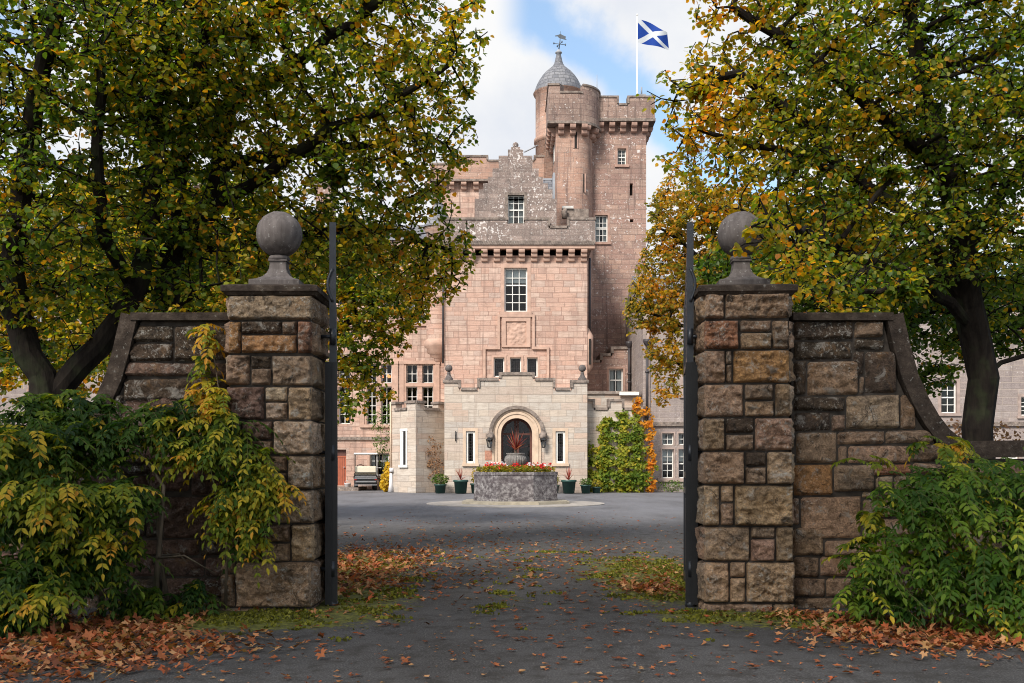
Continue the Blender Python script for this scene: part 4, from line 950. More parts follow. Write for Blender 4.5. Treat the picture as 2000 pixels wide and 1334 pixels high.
# ------------------------------------------------------------------ foreground masonry
class Stones:
    """rock-faced stones collected into one stonework mesh, each with its own tint"""
    def __init__(s): s.V = []; s.F = []; s.T = []; s.n = 0
    def add(s, x0, x1, z0, z1, y, tint, face=None, bulge=0.035, gap=0.0025, res=0.014, seed=0.0, clampx=None, depth=0.06, skew=0.0):
        """face: function (x, y_out, z) -> world, where y_out is distance out of the wall plane"""
        x0 += gap; x1 -= gap; z0 += gap; z1 -= gap
        if x1 - x0 < 0.02 or z1 - z0 < 0.02: return
        nx_, nz_ = max(4, int((x1 - x0) / res)), max(4, int((z1 - z0) / res))
        u = np.linspace(0, 1, nx_ + 1); v = np.linspace(0, 1, nz_ + 1)
        # bunch grid lines toward the edges
        u = u + 0.5 * (u * (1 - u)) * (u - 0.5) * -1.2; v = v + 0.5 * (v * (1 - v)) * (v - 0.5) * -1.2
        cr = [random.uniform(0, .010) for _ in range(4)]
        amp = bulge * random.uniform(.7, 1.25); til = (random.uniform(-.014, .014), random.uniform(-.014, .014))
        base = s.n
        for b in range(nz_ + 1):
            for a in range(nx_ + 1):
                px_, pz_ = x0 + (x1 - x0) * u[a], z0 + (z1 - z0) * v[b] + skew * (u[a] - .5)
                w = mnoise.noise(Vector((px_ * 5, pz_ * 5, seed))) * .006
                ex = min(u[a], 1 - u[a]) * (x1 - x0); ez = min(v[b], 1 - v[b]) * (z1 - z0); e = min(ex, ez)
                rim = min(1.0, e / 0.020); prof = (1 - (1 - rim) ** 2)
                q = Vector((px_ * 4.2 + seed, pz_ * 5.2, seed * 1.7))
                nn = mnoise.fractal(q, 1.0, 2.1, 3) * .55 + mnoise.fractal(q * 3.6, .8, 2.1, 4) * .42 - abs(mnoise.noise(q * 1.9 + Vector((3, 1, 2)))) * .7 - abs(mnoise.noise(q * 4.4)) * .32
                h = prof * (amp * (1.05 + 1.0 * nn) + til[0] * (u[a] - .5) * 2 + til[1] * (v[b] - .5) * 2) - (0.014 if e <= 1e-9 else 0)
                xx = px_ + w * (1 if 0 < a < nx_ else .6); zz = pz_ + w * .8
                if clampx is not None: xx = clampx(xx, zz)
                s.V.append(face(xx, h, zz) if face else (xx, y - h, zz)); s.T.append(tint)
        i_ = np.arange((nx_ + 1) * (nz_ + 1)).reshape(nz_ + 1, nx_ + 1) + base
        s.F.append(np.stack([i_[:-1, :-1], i_[:-1, 1:], i_[1:, 1:], i_[1:, :-1]], -1).reshape(-1, 4)); s.n += (nx_ + 1) * (nz_ + 1)
    def build(s, name, parent):
        return np_mesh(name, np.array([tuple(v) for v in s.V]), np.concatenate(s.F), np.array(s.T), M['rubble'], parent, smooth=True)
TN = {'g': (.27, .225, .185), 'l': (.37, .325, .275), 'd': (.075, .062, .052), 'b': (.28, .22, .165), 'o': (.33, .205, .11), 'r': (.25, .14, .10), 'p': (.13, .095, .088), 't': (.37, .30, .225), 'k': (.32, .24, .195), 'n': (.22, .175, .14), 'y': (.34, .27, .175)}
def tn(c):
    t = TN[c]; k = random.uniform(.88, 1.12); return tuple(min(1, a * k * f_ * random.uniform(.97, 1.03)) for a, f_ in zip(t, (1.20, 1.03, .88)))
YF = 9.0
LEFT = [(447, 610, 576, 625, 'g'),
 (446, 471, 628, 690, 'o'), (472, 550, 627, 652, 'd'), (551, 580, 627, 653, 'n'), (472, 579, 654, 690, 'o'), (581, 610, 627, 690, 'r'),
 (443, 488, 693, 752, 'n'), (490, 529, 694, 719, 'd'), (490, 529, 720, 752, 'n'), (531, 610, 694, 753, 'g'),
 (443, 516, 755, 820, 'p'), (518, 561, 755, 784, 'l'), (518, 561, 786, 820, 'l'), (563, 610, 756, 820, 't'),
 (442, 470, 822, 888, 'n'), (472, 532, 822, 858, 'p'), (472, 532, 860, 888, 'n'), (534, 611, 822, 888, 'l'),
 (441, 508, 890, 955, 'g'), (510, 560, 891, 921, 'n'), (510, 560, 923, 955, 'n'), (562, 612, 890, 955, 'g'),
 (440, 530, 957, 1022, 'n'), (532, 613, 957, 1022, 'l'),
 (440, 508, 1024, 1096, 'n'), (510, 567, 1024, 1059, 'n'), (510, 567, 1061, 1096, 'b'), (569, 614, 1024, 1096, 't'),
 (432, 459, 1098, 1119, 'n'), (432, 459, 1121, 1186, 'n'), (461, 609, 1098, 1186, 't'),
 (430, 520, 1188, 1202, 'g'), (522, 606, 1188, 1202, 'n')]
RIGHT = [(1376, 1415, 574, 622, 'k'), (1417, 1540, 574, 622, 'b'),
 (1376, 1443, 625, 682, 'r'), (1446, 1506, 625, 648, 'n'), (1446, 1506, 650, 682, 'b'), (1508, 1540, 625, 682, 'b'),
 (1376, 1417, 684, 748, 'k'), (1418, 1430, 684, 711, 'l'), (1418, 1430, 712, 748, 'n'), (1432, 1541, 684, 748, 'o'),
 (1376, 1452, 750, 814, 'k'), (1455, 1509, 750, 781, 'n'), (1455, 1511, 783, 814, 'b'), (1513, 1543, 750, 814, 'b'),
 (1374, 1416, 816, 880, 'b'), (1418, 1472, 816, 846, 'd'), (1418, 1472, 848, 880, 'n'), (1474, 1546, 816, 880, 'k'),
 (1374, 1454, 882, 946, 'b'), (1456, 1496, 882, 910, 'd'), (1456, 1496, 912, 946, 'g'), (1498, 1547, 882, 946, 't'),
 (1374, 1406, 948, 1027, 't'), (1408, 1433, 948, 981, 't'), (1408, 1433, 983, 1027, 'k'), (1435, 1548, 948, 1027, 'y'),
 (1375, 1464, 1029, 1096, 't'), (1466, 1513, 1029, 1051, 'g'), (1466, 1513, 1053, 1096, 'k'), (1515, 1549, 1029, 1096, 'b'),
 (1376, 1424, 1098, 1177, 't'), (1426, 1456, 1098, 1127, 'k'), (1426, 1456, 1129, 1177, 't'), (1458, 1550, 1098, 1177, 't'),
 (1378, 1508, 1179, 1202, 'k'), (1510, 1551, 1179, 1202, 'b')]
def pier(stones, px0, px1, rot, label, hinge):
    xa, xb = X(px0, YF), X(px1, YF); cxm = (xa + xb) / 2; W = xb - xa; D = 0.70; hz = Z(574, YF)
    t = thing('gate_pier', (cxm, YF + D / 2, 0), label, 'gate pier', 'stone piers at the gateway')
    rm = Matrix.Rotation(R(rot), 3, 'Z'); o_ = Vector((cxm, YF, 0))
    tr_ = lambda v: o_ + rm @ (Vector(v) - o_)
    s = Stones(); sd_ = px0 * .013
    for (a, b, c, d, k) in stones:
        s.add(X(a, YF), X(b, YF), Z(d, YF), Z(c, YF), YF, tn(k), lambda x, h, z: tr_((x, YF - h, z)), seed=sd_ + a * .07 + c * .031, bulge=.056, res=.010)
    rows = sorted({(c, d) for (a, b, c, d, k) in stones if d - c > 45 or c > 1170})
    for side in (0, 1, 2):
        LL = D if side < 2 else W
        for (c, d) in rows:
            if side == 2: res = .05
            else: res = .018
            cuts = [0, LL] if random.random() < .35 else [0, LL * random.uniform(.35, .65), LL]
            for i in range(len(cuts) - 1):
                if side == 0: fn = lambda y, h, z: tr_((xa + (.0) - h, YF + D - y, z))
                elif side == 1: fn = lambda y, h, z: tr_((xb + h, YF + y, z))
                else: fn = lambda y, h, z: tr_((xb - y, YF + D + h, z))
                s.add(cuts[i], cuts[i + 1], Z(d, YF), Z(c, YF), 0, tn(random.choice('gnbtkln')), fn, res=res, seed=sd_ + side * 7 + c * .05 + i * 3.3)
    s.build('stonework', t)
    g = MB(); i_ = .012; g.box(xa + i_, xb - i_, YF + i_, YF + D - i_, 0, hz + .02); g.v = [tr_(v) for v in g.v]
    obj('mortar_core', g, M['mortar'], t)
    # cap: slab with chamfered top edge
    g = MB(); ov = .055; z0, z1 = Z(572, YF), Z(558, YF)
    x0, x1, y0, y1 = xa - ov, xb + ov, YF - ov, YF + D + ov; fx = -.03 if px0 > 1000 else 0
    def ring(e, z): return [(x0 + e, y0 + e, z), (x1 - e, y0 + e, z), (x1 - e, y1 - e, z), (x0 + e, y1 - e, z)]
    rs = [ring(.035, z0 - .022), ring(.012, z0 + .004), ring(0, z0 + .010), ring(0, z1 - .008), ring(.008, z1), ring(.10, z1 + .022)]
    for A, B in zip(rs[:-1], rs[1:]):
        for i in range(4): g.face([A[i], A[(i + 1) % 4], B[(i + 1) % 4], B[i]])
    g.face(rs[-1]); g.face(rs[0][::-1]); g.v = [tr_(v) for v in g.v]
    cap = obj('cap', g, M['finial_dark'], t)
    # ball finial
    cy = YF + D / 2; g = MB(); zc = z1 + .02
    def sq(h, z): return [(cxm - h, cy - h, z), (cxm + h, cy - h, z), (cxm + h, cy + h, z), (cxm - h, cy + h, z)]
    prof = [(.225, zc - .01), (.225, zc + .055), (.222, zc + .06), (.17, zc + .078), (.125, zc + .105), (.095, zc + .14), (.078, zc + .18), (.072, zc + .225), (.073, zc + .25), (.085, zc + .252), (.087, zc + .262), (.082, zc + .266)]
    for (h0, a0), (h1, a1) in zip(prof[:-1], prof[1:]):
        A, B = sq(h0, a0), sq(h1, a1)
        for i in range(4): g.face([A[i], A[(i + 1) % 4], B[(i + 1) % 4], B[i]])
    g.lathe(cxm, cy, [(0, zc + .262), (.088, zc + .264), (.098, zc + .285), (.088, zc + .306), (.07, zc + .31)], seg=24)
    g.v = [tr_(v) for v in g.v]; fn_ = obj('finial_base', g, M['finial'], t)
    g = MB(); g.sphere(tr_((cxm, cy, zc + .31 + .198)), .207, 40, 24); 
    bc = tr_((cxm, cy, zc + .31 + .198))
    for i_, v_ in enumerate(g.v):
        dd_ = (v_ - bc).normalized(); q_ = dd_ * 3.1 + Vector((px0, 0, 0)); g.v[i_] = v_ + dd_ * (.004 * mnoise.noise(q_) + .003 * mnoise.noise(q_ * 3.3) - .010 * max(0, mnoise.noise(q_ * 2.2 + Vector((5, 2, 1))) - .42))
    obj('ball', g, M['finial'], fn_)
    return t
def _cap():
    m, n = mat('mossy_cap_stone'); tc = n.n('TexCoord'); ob = tc.outputs['Object']; f = n.noise(ob, 7, 8, .75); f2 = n.noise(ob, 26, 5, .75)
    c = n.ramp(f, [(.35, (.026, .019, .015)), (.55, (.065, .048, .037)), (.72, (.16, .125, .098))]); c = n.mix(n.smooth(f2, .60, .68, 0, .6), c, (.34, .32, .28, 1))
    p = n.n('BsdfPrincipled', Base__Color=c, Roughness=.95, Normal=bump(n, n.m('ADD', f, f2), .7, .02)); p.inputs['Specular IOR Level'].default_value = .15; out(n, p.outputs[0]); return m
M['finial_dark'] = _cap()
pier(LEFT, 446, 610, 0, 'rough stone gate pier with ball finial, half hidden by yellowing wisteria', 1)
pier(RIGHT, 1376, 1543, -3.0, 'rough stone gate pier of tan and orange blocks, its ball partly behind leaves', -1)

# gate leaves swung open, seen almost edge on
def gate(hx, hy, ex, ey, label, zt):
    t = thing('iron_gate', (hx, hy, 0), label, 'gate', 'iron gate leaves standing open')
    d = Vector((ex - hx, ey - hy, 0)); L = d.length; d.normalize(); nrm = Vector((-d.y, d.x, 0))
    def bar(mb, a, b, z0, z1, th):
        p = [Vector((hx, hy, 0)) + d * a - nrm * th, Vector((hx, hy, 0)) + d * b - nrm * th, Vector((hx, hy, 0)) + d * b + nrm * th, Vector((hx, hy, 0)) + d * a + nrm * th]
        mb.prism([(v.x, v.y) for v in p], 'z', z0, z1)
    g = MB(); bar(g, 0, .07, .06, zt, .030); bar(g, L - .07, L, .06, zt - .5, .026)
    for z in (.12, 1.0, 1.16, 2.25): bar(g, .07, L - .07, z, z + .06, .022)
    obj('frame', g, M['gate'], t)
    g = MB(); p0 = Vector((hx, hy, 0)) - d * .035; sx = -1 if hx < 0 else 1; g.box(p0.x + sx * .035 - .03, p0.x + sx * .035 + .03, p0.y - .02, p0.y + .06, .03, 2.22); g.box(p0.x - .045, p0.x + .045, p0.y - .012, p0.y - .002, .05, 2.215); obj('stile', g, M['iron'], t)
    g = MB(); bar(g, .071, L - .071, .18, 1.0, .008)
    for k in range(4):
        bar(g, .1 + k * (L - .2) / 4, .1 + (k + .92) * (L - .2) / 4, .24, .94, .013)
    obj('kick_panel', g, M['gate'], t)
    n = 11
    for k in range(1, n):
        a = L * k / n; g = MB(); zz = zt - .5 * (k / n) - .02; p = Vector((hx, hy, 0)) + d * a
        g.tube([p + Vector((0, 0, 1.061)), p + Vector((0, 0, zz - .12))], .011, 6); g.tube([p + Vector((0, 0, zz - .12)), p + Vector((0, 0, zz - .08)), p + Vector((0, 0, zz + .02))], [.011, .022, .002], 6)
        obj('bar', g, M['gate'], t)
    g = MB()                                    # swept top rail
    pts = [Vector((hx, hy, 0)) + d * (L * k / 14) + Vector((0, 0, zt - .06 - .5 * (k / 14) ** 1.4)) for k in range(15)]
    g.tube(pts, .02, 6); obj('top_rail', g, M['gate'], t)
    for z in (.35, 1.4, 2.45):
        g = MB(); p = Vector((hx, hy, z)); g.tube([p - d * .03 - Vector((0, 0, .07)), p - d * .03 + Vector((0, 0, .07))], .028, 8)
        sx = -1 if hx < 0 else 1
        g.tube([p - d * .03, p - d * .03 + Vector((sx * .12, .02, 0))], .018, 6); obj('hinge', g, M['gate'], t)
    for z in (.10, .95, 1.1):
        g = MB(); g.sphere(Vector((hx, hy, z)) - d * .002 , .012, 8, 6); obj('bolt', g, M['alu'], t)
    g = MB(); p = Vector((hx, hy, 0)); g.tube([p + Vector((0, 0, -.02)), p + Vector((0, 0, .05)), p + Vector((0, 0, .07))], [.05, .05, .03], 10); obj('pivot', g, M['gate'], t)
    # scroll near the top of the hanging stile
    g = MB(); pts = [p + nrm * (.045 * math.sin(k / 10 * math.pi) * (1 if hx < 0 else -1)) + Vector((0, 0, zt - .72 + .3 * k / 10)) for k in range(11)]
    g.tube(pts, .014, 6); obj('scroll', g, M['gate'], t)
gate(-1.625, 9.28, -1.90, 10.95, 'black iron gate leaf folded back beside the wisteria-covered pier', Z(434, 9.28))
gate(1.615, 9.28, 1.86, 10.95, 'black iron gate leaf folded back beside the tan and orange pier', Z(434, 9.28))

# curved wing walls
YWL = 9.28
def curve_r(z):          # outer edge of the wall on the right (photo px at YWL) as a function of height
    pts = [(618, 1728), (680, 1742), (740, 1758), (790, 1780), (830, 1803), (860, 1826), (880, 1850), (895, 1885)]
    py = HY - (z - CH) * F / YWL
    if py <= pts[0][0]: return X(pts[0][1], YWL)
    for (a, b), (c, d) in zip(pts[:-1], pts[1:]):
        if a <= py <= c: return X(b + (d - b) * (py - a) / (c - a), YWL)
    return 99.0
RW_ST = [(1550, 1667, 627, 664, 'p'), (1669, 1726, 627, 659, 't'), (1669, 1728, 661, 684, 'n'), (1550, 1665, 666, 702, 'n'), (1667, 1688, 686, 733, 'n'), (1690, 1752, 686, 768, 'p'), (1577, 1677, 705, 772, 'y'), (1551, 1575, 704, 772, 'd'), (1679, 1688, 735, 770, 'n'),
 (1551, 1651, 774, 803, 'n'), (1653, 1757, 771, 838, 'g'), (1759, 1790, 771, 838, 'n'), (1551, 1622, 805, 842, 'n'), (1624, 1652, 810, 842, 'n'), (1636, 1728, 842, 868, 'n'), (1730, 1826, 840, 866, 'g'), (1555, 1635, 844, 905, 'b'), (1637, 1655, 871, 905, 'n'), (1657, 1777, 870, 905, 'k'), (1779, 1850, 868, 902, 'n'),
 (1550, 1627, 907, 968, 'o'), (1629, 1708, 908, 960, 'g'), (1707, 1781, 907, 928, 'r'), (1783, 1840, 904, 926, 'k'), (1711, 1745, 930, 958, 'l'), (1747, 1850, 928, 962, 'g'), (1564, 1682, 970, 1052, 'k'), (1549, 1562, 972, 1026, 'n'), (1684, 1718, 960, 973, 't'), (1720, 1790, 961, 973, 'n'),
 (1685, 1742, 975, 1011, 'b'), (1744, 1840, 965, 1008, 'p'), (1688, 1716, 1013, 1051, 'l'), (1718, 1780, 1013, 1050, 'k'), (1549, 1609, 1030, 1085, 'b'), (1611, 1731, 1054, 1086, 'k'), (1733, 1850, 1052, 1086, 'n'), (1550, 1600, 1088, 1127, 'n'), (1602, 1690, 1088, 1127, 'k'), (1692, 1850, 1088, 1127, 'n'),
 (1550, 1612, 1129, 1166, 'n'), (1614, 1685, 1129, 1166, 'k'), (1687, 1850, 1129, 1166, 'n'), (1553, 1656, 1168, 1196, 'n'), (1658, 1850, 1168, 1196, 'n')]
def darker_tint(k, c_, a_): return {'t': 'n', 'g': 'n', 'y': 'b', 'n': 'd', 'p': 'd', 'b': 'n', 'k': 'p', 'd': 'd', 'o': 'b'}[k] if (c_ < 735 and a_ < 1700) or a_ < 1600 and c_ < 870 else k  # swaps upper and pier-side stones to darker tints
def wing_wall(stones, mir, label, shade=1.0):
    """mir -1 for the wall on the left: same curve mirrored about the drive"""
    t = thing('wing_wall', (mir * X(1640, YWL), YWL + .25, 0), label, 'garden wall'); t['kind'] = 'thing'
    s = Stones()
    for (a, b, c, d, k) in stones:
        x0, x1 = X(a, YWL), X(b, YWL)
        fn = lambda x, h, z: (mir * x, YWL - h, z)
        n0 = len(s.F)
        s.add(x0, x1, Z(d, YWL), Z(c, YWL), YWL, tn(darker_tint(k, c, a) if mir > 0 else k), fn, seed=a * .05 + c * .021 + mir, bulge=.034, skew=random.uniform(-.016, .016), clampx=lambda x, z: min(x, curve_r(z) - .01), res=.017)
        if mir < 0 and len(s.F) > n0: s.F[-1] = s.F[-1][:, ::-1]
    # coursed rubble for the low stretch running on from the curve
    z = .0
    while z < 1.28:
        h = random.uniform(.13, .24); h = min(h, 1.34 - z); x = X(1851, YWL)
        while x < 7.2:
            w_ = random.uniform(.22, .6)
            n0 = len(s.F); s.add(x, x + w_, z, z + h, YWL, tn(random.choice('gnbkptd')), lambda x_, hh, z_: (mir * x_, YWL - hh, z_), seed=x * 3 + z, bulge=.03, res=.04)
            if mir < 0 and len(s.F) > n0: s.F[-1] = s.F[-1][:, ::-1]
            x += w_
        z += h
    s.build('stonework', t)
    # core following the curve, and the dressed coping on top
    zs_ = [0.0] + [Z(p, YWL) for p in (893, 880, 860, 830, 790, 740, 680, 618)]
    x_in = X(1546, YWL) + .0
    poly = [(mir * x_in, 0.0), (mir * 7.2, 0.0), (mir * 7.2, Z(895, YWL))] + [(mir * (curve_r(z) - .02), z) for z in zs_[1:]] + [(mir * x_in, zs_[-1])]
    g = MB()
    p2 = poly if mir > 0 else poly[::-1]
    # split into convex strips
    zz = zs_[1:]
    g.box(min(mir * x_in, mir * 7.2), max(mir * x_in, mir * 7.2), YWL + .012, YWL + .48, 0, Z(896, YWL))
    for z0, z1 in zip([Z(896, YWL)] + zz[:-1], zz):
        a, b = x_in * mir, mir * (min(curve_r(z0), 3.9) - .02); c = mir * (curve_r(z1) - .02)
        q = [(a, z0), (b, z0), (c, z1), (a, z1)]
        g.prism(q, 'y', YWL + .012, YWL + .48)
    obj('mortar_core', g, M['mortar'], t)
    cpts = [(mir * 7.2, Z(884, YWL))] + [(mir * (curve_r(z)), z) for z in (Z(p, YWL) for p in (894, 887, 880, 870, 860, 845, 830, 810, 790, 765, 740, 710, 680, 650, 619))]
    g = MB(); th = .15
    cp = [Vector((p[0], 0, p[1])) for p in cpts]
    offs = []
    for i, p in enumerate(cp):
        d = (cp[min(i + 1, len(cp) - 1)] - cp[max(0, i - 1)]).normalized(); nn = Vector((-d.z, 0, d.x)) * (-mir)   # outward
        if (nn.x * mir) < 0 and abs(nn.x) > abs(nn.z): nn = -nn
        if abs(nn.z) >= abs(nn.x) and nn.z < 0: nn = -nn
        offs.append(p + nn * th)
    for i in range(len(cp) - 1):
        a, b, c, d = cp[i], cp[i + 1], offs[i + 1], offs[i]
        g.prism([(a.x, a.z), (b.x, b.z), (c.x, c.z), (d.x, d.z)], 'y', YWL - .05 - .002 * (i % 2), YWL + .53)
    obj('coping', g, M['finial_dark'], t)
    g = MB(); a, b = sorted((mir * x_in, mir * (curve_r(99) + .06))); g.box(a, b, YWL - .06, YWL + .54, Z(627, YWL), Z(612, YWL)); obj('top_slab', g, M['finial_dark'], t)
    return t
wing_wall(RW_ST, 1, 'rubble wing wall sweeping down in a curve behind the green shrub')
LW = []
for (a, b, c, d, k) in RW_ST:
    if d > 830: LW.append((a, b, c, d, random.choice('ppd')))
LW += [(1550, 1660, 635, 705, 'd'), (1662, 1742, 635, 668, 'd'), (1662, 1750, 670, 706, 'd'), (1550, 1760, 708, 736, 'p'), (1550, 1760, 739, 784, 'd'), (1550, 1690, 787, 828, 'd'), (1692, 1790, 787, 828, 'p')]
random.seed(21)
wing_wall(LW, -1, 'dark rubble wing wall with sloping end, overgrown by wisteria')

# ------------------------------------------------------------------ planter, pots, cart and fittings
t = thing('planter', (pc[0], pc[1], 0), 'octagonal mottled stone planter on a pale step in the forecourt', 'planter')
Ro = 1.36 / math.cos(R(22.5)); octo = lambda r, a0=22.5: [(pc[0] + r * math.cos(R(a0 + 45 * i)), pc[1] + r * math.sin(R(a0 + 45 * i))) for i in range(8)]
g = MB(); g.prism(octo(Ro + .42), 'z', .0, .10); g.prism(octo(Ro + .34), 'z', .10, .125); obj('step', g, M['step'], t)
g = MB(); zt = 1.06
A, B = octo(Ro), octo(Ro - .22)
for i in range(8):
    j = (i + 1) % 8
    for (z0, z1, e) in ((.125, .2, .02), (.2, .96, 0), (.96, zt, .018)):
        A_ = octo(Ro + e); g.face([(*A_[i], z0), (*A_[j], z0), (*A_[j], z1), (*A_[i], z1)])
    A_ = octo(Ro + .018); g.face([(*A_[i], zt), (*A_[j], zt), (*B[j], zt), (*B[i], zt)]); g.face([(*A_[i], .96), (*A_[i], .96), (*A[j], .96), (*A_[j], .96)][1:])
    g.face([(*B[j], .8), (*B[i], .8), (*B[i], zt), (*B[j], zt)])
obj('basin', g, M['planter'], t)
g = MB(); g.prism(octo(Ro - .221), 'z', .80, .94); obj('soil', g, M['soil'], t)
ur = thing('urn', (pc[0], pc[1], .94), 'ribbed grey stone urn standing in the middle of the flower planter', 'urn')
g = MB(); uz = .94; prof = [(.18, uz), (.18, uz + .04), (.12, uz + .10), (.13, uz + .16), (.22, uz + .24), (.33, uz + .40), (.36, uz + .52), (.33, uz + .62), (.28, uz + .68), (.31, uz + .71), (.32, uz + .74), (.26, uz + .745), (.24, uz + .66), (0, uz + .64)]
NS = 96
for (r0, z0), (r1, z1) in zip(prof[:-1], prof[1:]):
    for i in range(NS):
        q = []
        for (r_, z_, k) in ((r0, z0, i), (r0, z0, i + 1), (r1, z1, i + 1), (r1, z1, i)):
            rib = 1 + (.05 * math.cos(k / NS * 2 * math.pi * 24) if uz + .2 < z_ < uz + .66 and r_ > .2 else 0); a = 2 * math.pi * k / NS
            q.append((pc[0] + r_ * rib * math.cos(a), pc[1] + r_ * rib * math.sin(a), z_))
        g.face(q, smooth=True)
obj('bowl', g, M['urn'], ur)

# ---- leaf-mesh builders (numpy)
def leaves(P_, dirs, nrm, size, tint, kind='lime'):
    """one folded two-quad leaf per row of P_"""
    P_ = np.asarray(P_); n = len(P_)
    d = dirs / np.maximum(1e-6, np.linalg.norm(dirs, axis=1, keepdims=True))
    s = np.cross(nrm, d); s /= np.maximum(1e-6, np.linalg.norm(s, axis=1, keepdims=True)); up = np.cross(d, s)
    T = {'lime': [(0, 0, 0), (.22, .42, .06), (.62, .40, .03), (1, 0, -.10), (.62, -.40, .03), (.22, -.42, .06)],
         'lance': [(0, 0, 0), (.30, .21, .05), (.66, .17, .02), (1, 0, -.14), (.66, -.17, .02), (.30, -.21, .05)],
         'ivy': [(0, 0, 0), (.15, .45, .04), (.55, .36, .02), (1, 0, -.08), (.55, -.36, .02), (.15, -.45, .04)],
         'blade': [(0, 0, 0), (.25, .035, .0), (.7, .03, -.03), (1, 0, -.16), (.7, -.03, -.03), (.25, -.035, .0)]}[kind]
    V = np.empty((n, 6, 3)); jit = RNG.uniform(.85, 1.15, (n, 1))
    for k, (a, b, c) in enumerate(T):
        V[:, k] = P_ + d * (a * size)[:, None] + s * (b * size)[:, None] * jit + up * (c * size)[:, None]
    base = (np.arange(n) * 6)[:, None]
    F_ = np.concatenate([base + np.array([0, 3, 2, 1]), base + np.array([0, 5, 4, 3])], 0)
    return V.reshape(-1, 3), F_, np.repeat(tint, 6, 0)
def pal(t, stops):
    t = np.clip(t, 0, 1); xs_ = np.array([s_[0] for s_ in stops]); C = np.array([s_[1] for s_ in stops])
    return np.stack([np.interp(t, xs_, C[:, i]) for i in range(3)], 1)
def clumpn(P_, sc_, ph=0.0):
    x, y, z = P_[:, 0] * sc_, P_[:, 1] * sc_, P_[:, 2] * sc_
    return (np.sin(x * 1.7 + 1.3 * np.sin(y * 1.1 + ph) + ph) + np.sin(y * 1.9 + 1.7 * np.sin(z * 1.3 + ph * 2)) + np.sin(z * 2.3 + 1.1 * np.sin(x * 1.5 - ph))) / 3
def runit(n): v = RNG.normal(size=(n, 3)); return v / np.linalg.norm(v, axis=1, keepdims=True)
def merge(parts_):
    V, F_, T, o_ = [], [], [], 0
    for v, f, t_ in parts_: V.append(v); F_.append(f + o_); T.append(t_); o_ += len(v)
    return np.concatenate(V), np.concatenate(F_), np.concatenate(T)
PAL_LIME = [(0, (.03, .062, .010)), (.35, (.075, .128, .012)), (.6, (.20, .19, .014)), (.8, (.44, .29, .014)), (1, (.56, .20, .015))]
PAL_WIS = [(0, (.010, .030, .006)), (.4, (.045, .088, .010)), (.65, (.16, .19, .016)), (.85, (.42, .33, .03)), (1, (.52, .25, .03))]

def spiky(name, base, n, length, label, cat, cols, spread=1.0, seed=1, stem=.18, group=None):
    """cordyline: a rosette of long strap leaves"""
    t = thing(name, base, label, cat, group); rg = np.random.default_rng(seed); V, F_, T = [], [], []; o_ = 0
    b = np.array(base) + np.array([0, 0, stem])
    for i in range(n):
        az = rg.uniform(0, 2 * math.pi); el = rg.uniform(.15, 1.45) if i > n * .3 else rg.uniform(1.0, 1.5); L = length * rg.uniform(.7, 1.1)
        d = np.array([math.cos(az) * math.cos(el) * spread, math.sin(az) * math.cos(el) * spread, math.sin(el)]); d /= np.linalg.norm(d); sdv = np.cross(d, [0, 0, 1.0]); sdv /= max(1e-6, np.linalg.norm(sdv))
        c = np.array(cols[rg.integers(len(cols))]) * rg.uniform(.7, 1.2); w_ = .022 * length / .6 * rg.uniform(.8, 1.2); K = 5; dr = rg.uniform(.0, .35)
        for k in range(K + 1):
            q = k / K; p = b + d * L * q + np.array([0, 0, -dr * L * q * q * math.cos(el)]); ww = w_ * (1 - q) ** .6 * (0.6 + .4 * min(1, q * 4)) + .001
            V += [p - sdv * ww, p + sdv * ww]; T += [c, c]
            if k: F_.append([o_ + 2 * k - 2, o_ + 2 * k - 1, o_ + 2 * k + 1, o_ + 2 * k])
        o_ += 2 * (K + 1)
    np_mesh('leaves', np.array(V), np.array(F_), np.array(T), M['waxleaf'], t)
    g = MB(); g.tube([Vector(base) - Vector((0, 0, .03)), Vector(base) + Vector((0, 0, stem + .05))], [.04, .03], 8); obj('stem', g, M['stem'], t)
REDS = [(.30, .03, .03), (.22, .02, .03), (.40, .06, .04), (.33, .10, .08)]
spiky('cordyline', (pc[0], pc[1], uz + .66), 40, .72, 'red spiky cordyline growing from the grey urn', 'plant', [(.20, .025, .025), (.30, .05, .04), (.14, .02, .02), (.34, .14, .11)], seed=3)

# flowers filling the planter
fl = thing('geranium_bed', (pc[0], pc[1], .94), 'scarlet and white geraniums with yellow-green foliage filling the stone planter', 'flowers'); fl['kind'] = 'stuff'
n = 2600; a = RNG.uniform(0, 2 * math.pi, n); r_ = np.sqrt(RNG.uniform(.10, 1, n)) * 1.30; rim_ = np.cos((a % (math.pi / 4)) - math.pi / 8)
Pp = np.stack([pc[0] + r_ * np.cos(a), pc[1] + r_ * np.sin(a), .98 + RNG.uniform(0, 1, n) ** .7 * (.30 - .08 * (r_ / 1.3) ** 4)], 1)
nr = runit(n) * .6 + np.array([0, 0, 1.0]); dv = runit(n); dv[:, 2] *= .4
cols = pal(RNG.uniform(0, 1, n), [(0, (.07, .10, .015)), (.5, (.20, .19, .025)), (1, (.38, .26, .03))])
V, F_, T = leaves(Pp, dv, nr, RNG.uniform(.05, .10, n), cols, 'ivy'); np_mesh('foliage', V, F_, T, M['waxleaf'], fl)
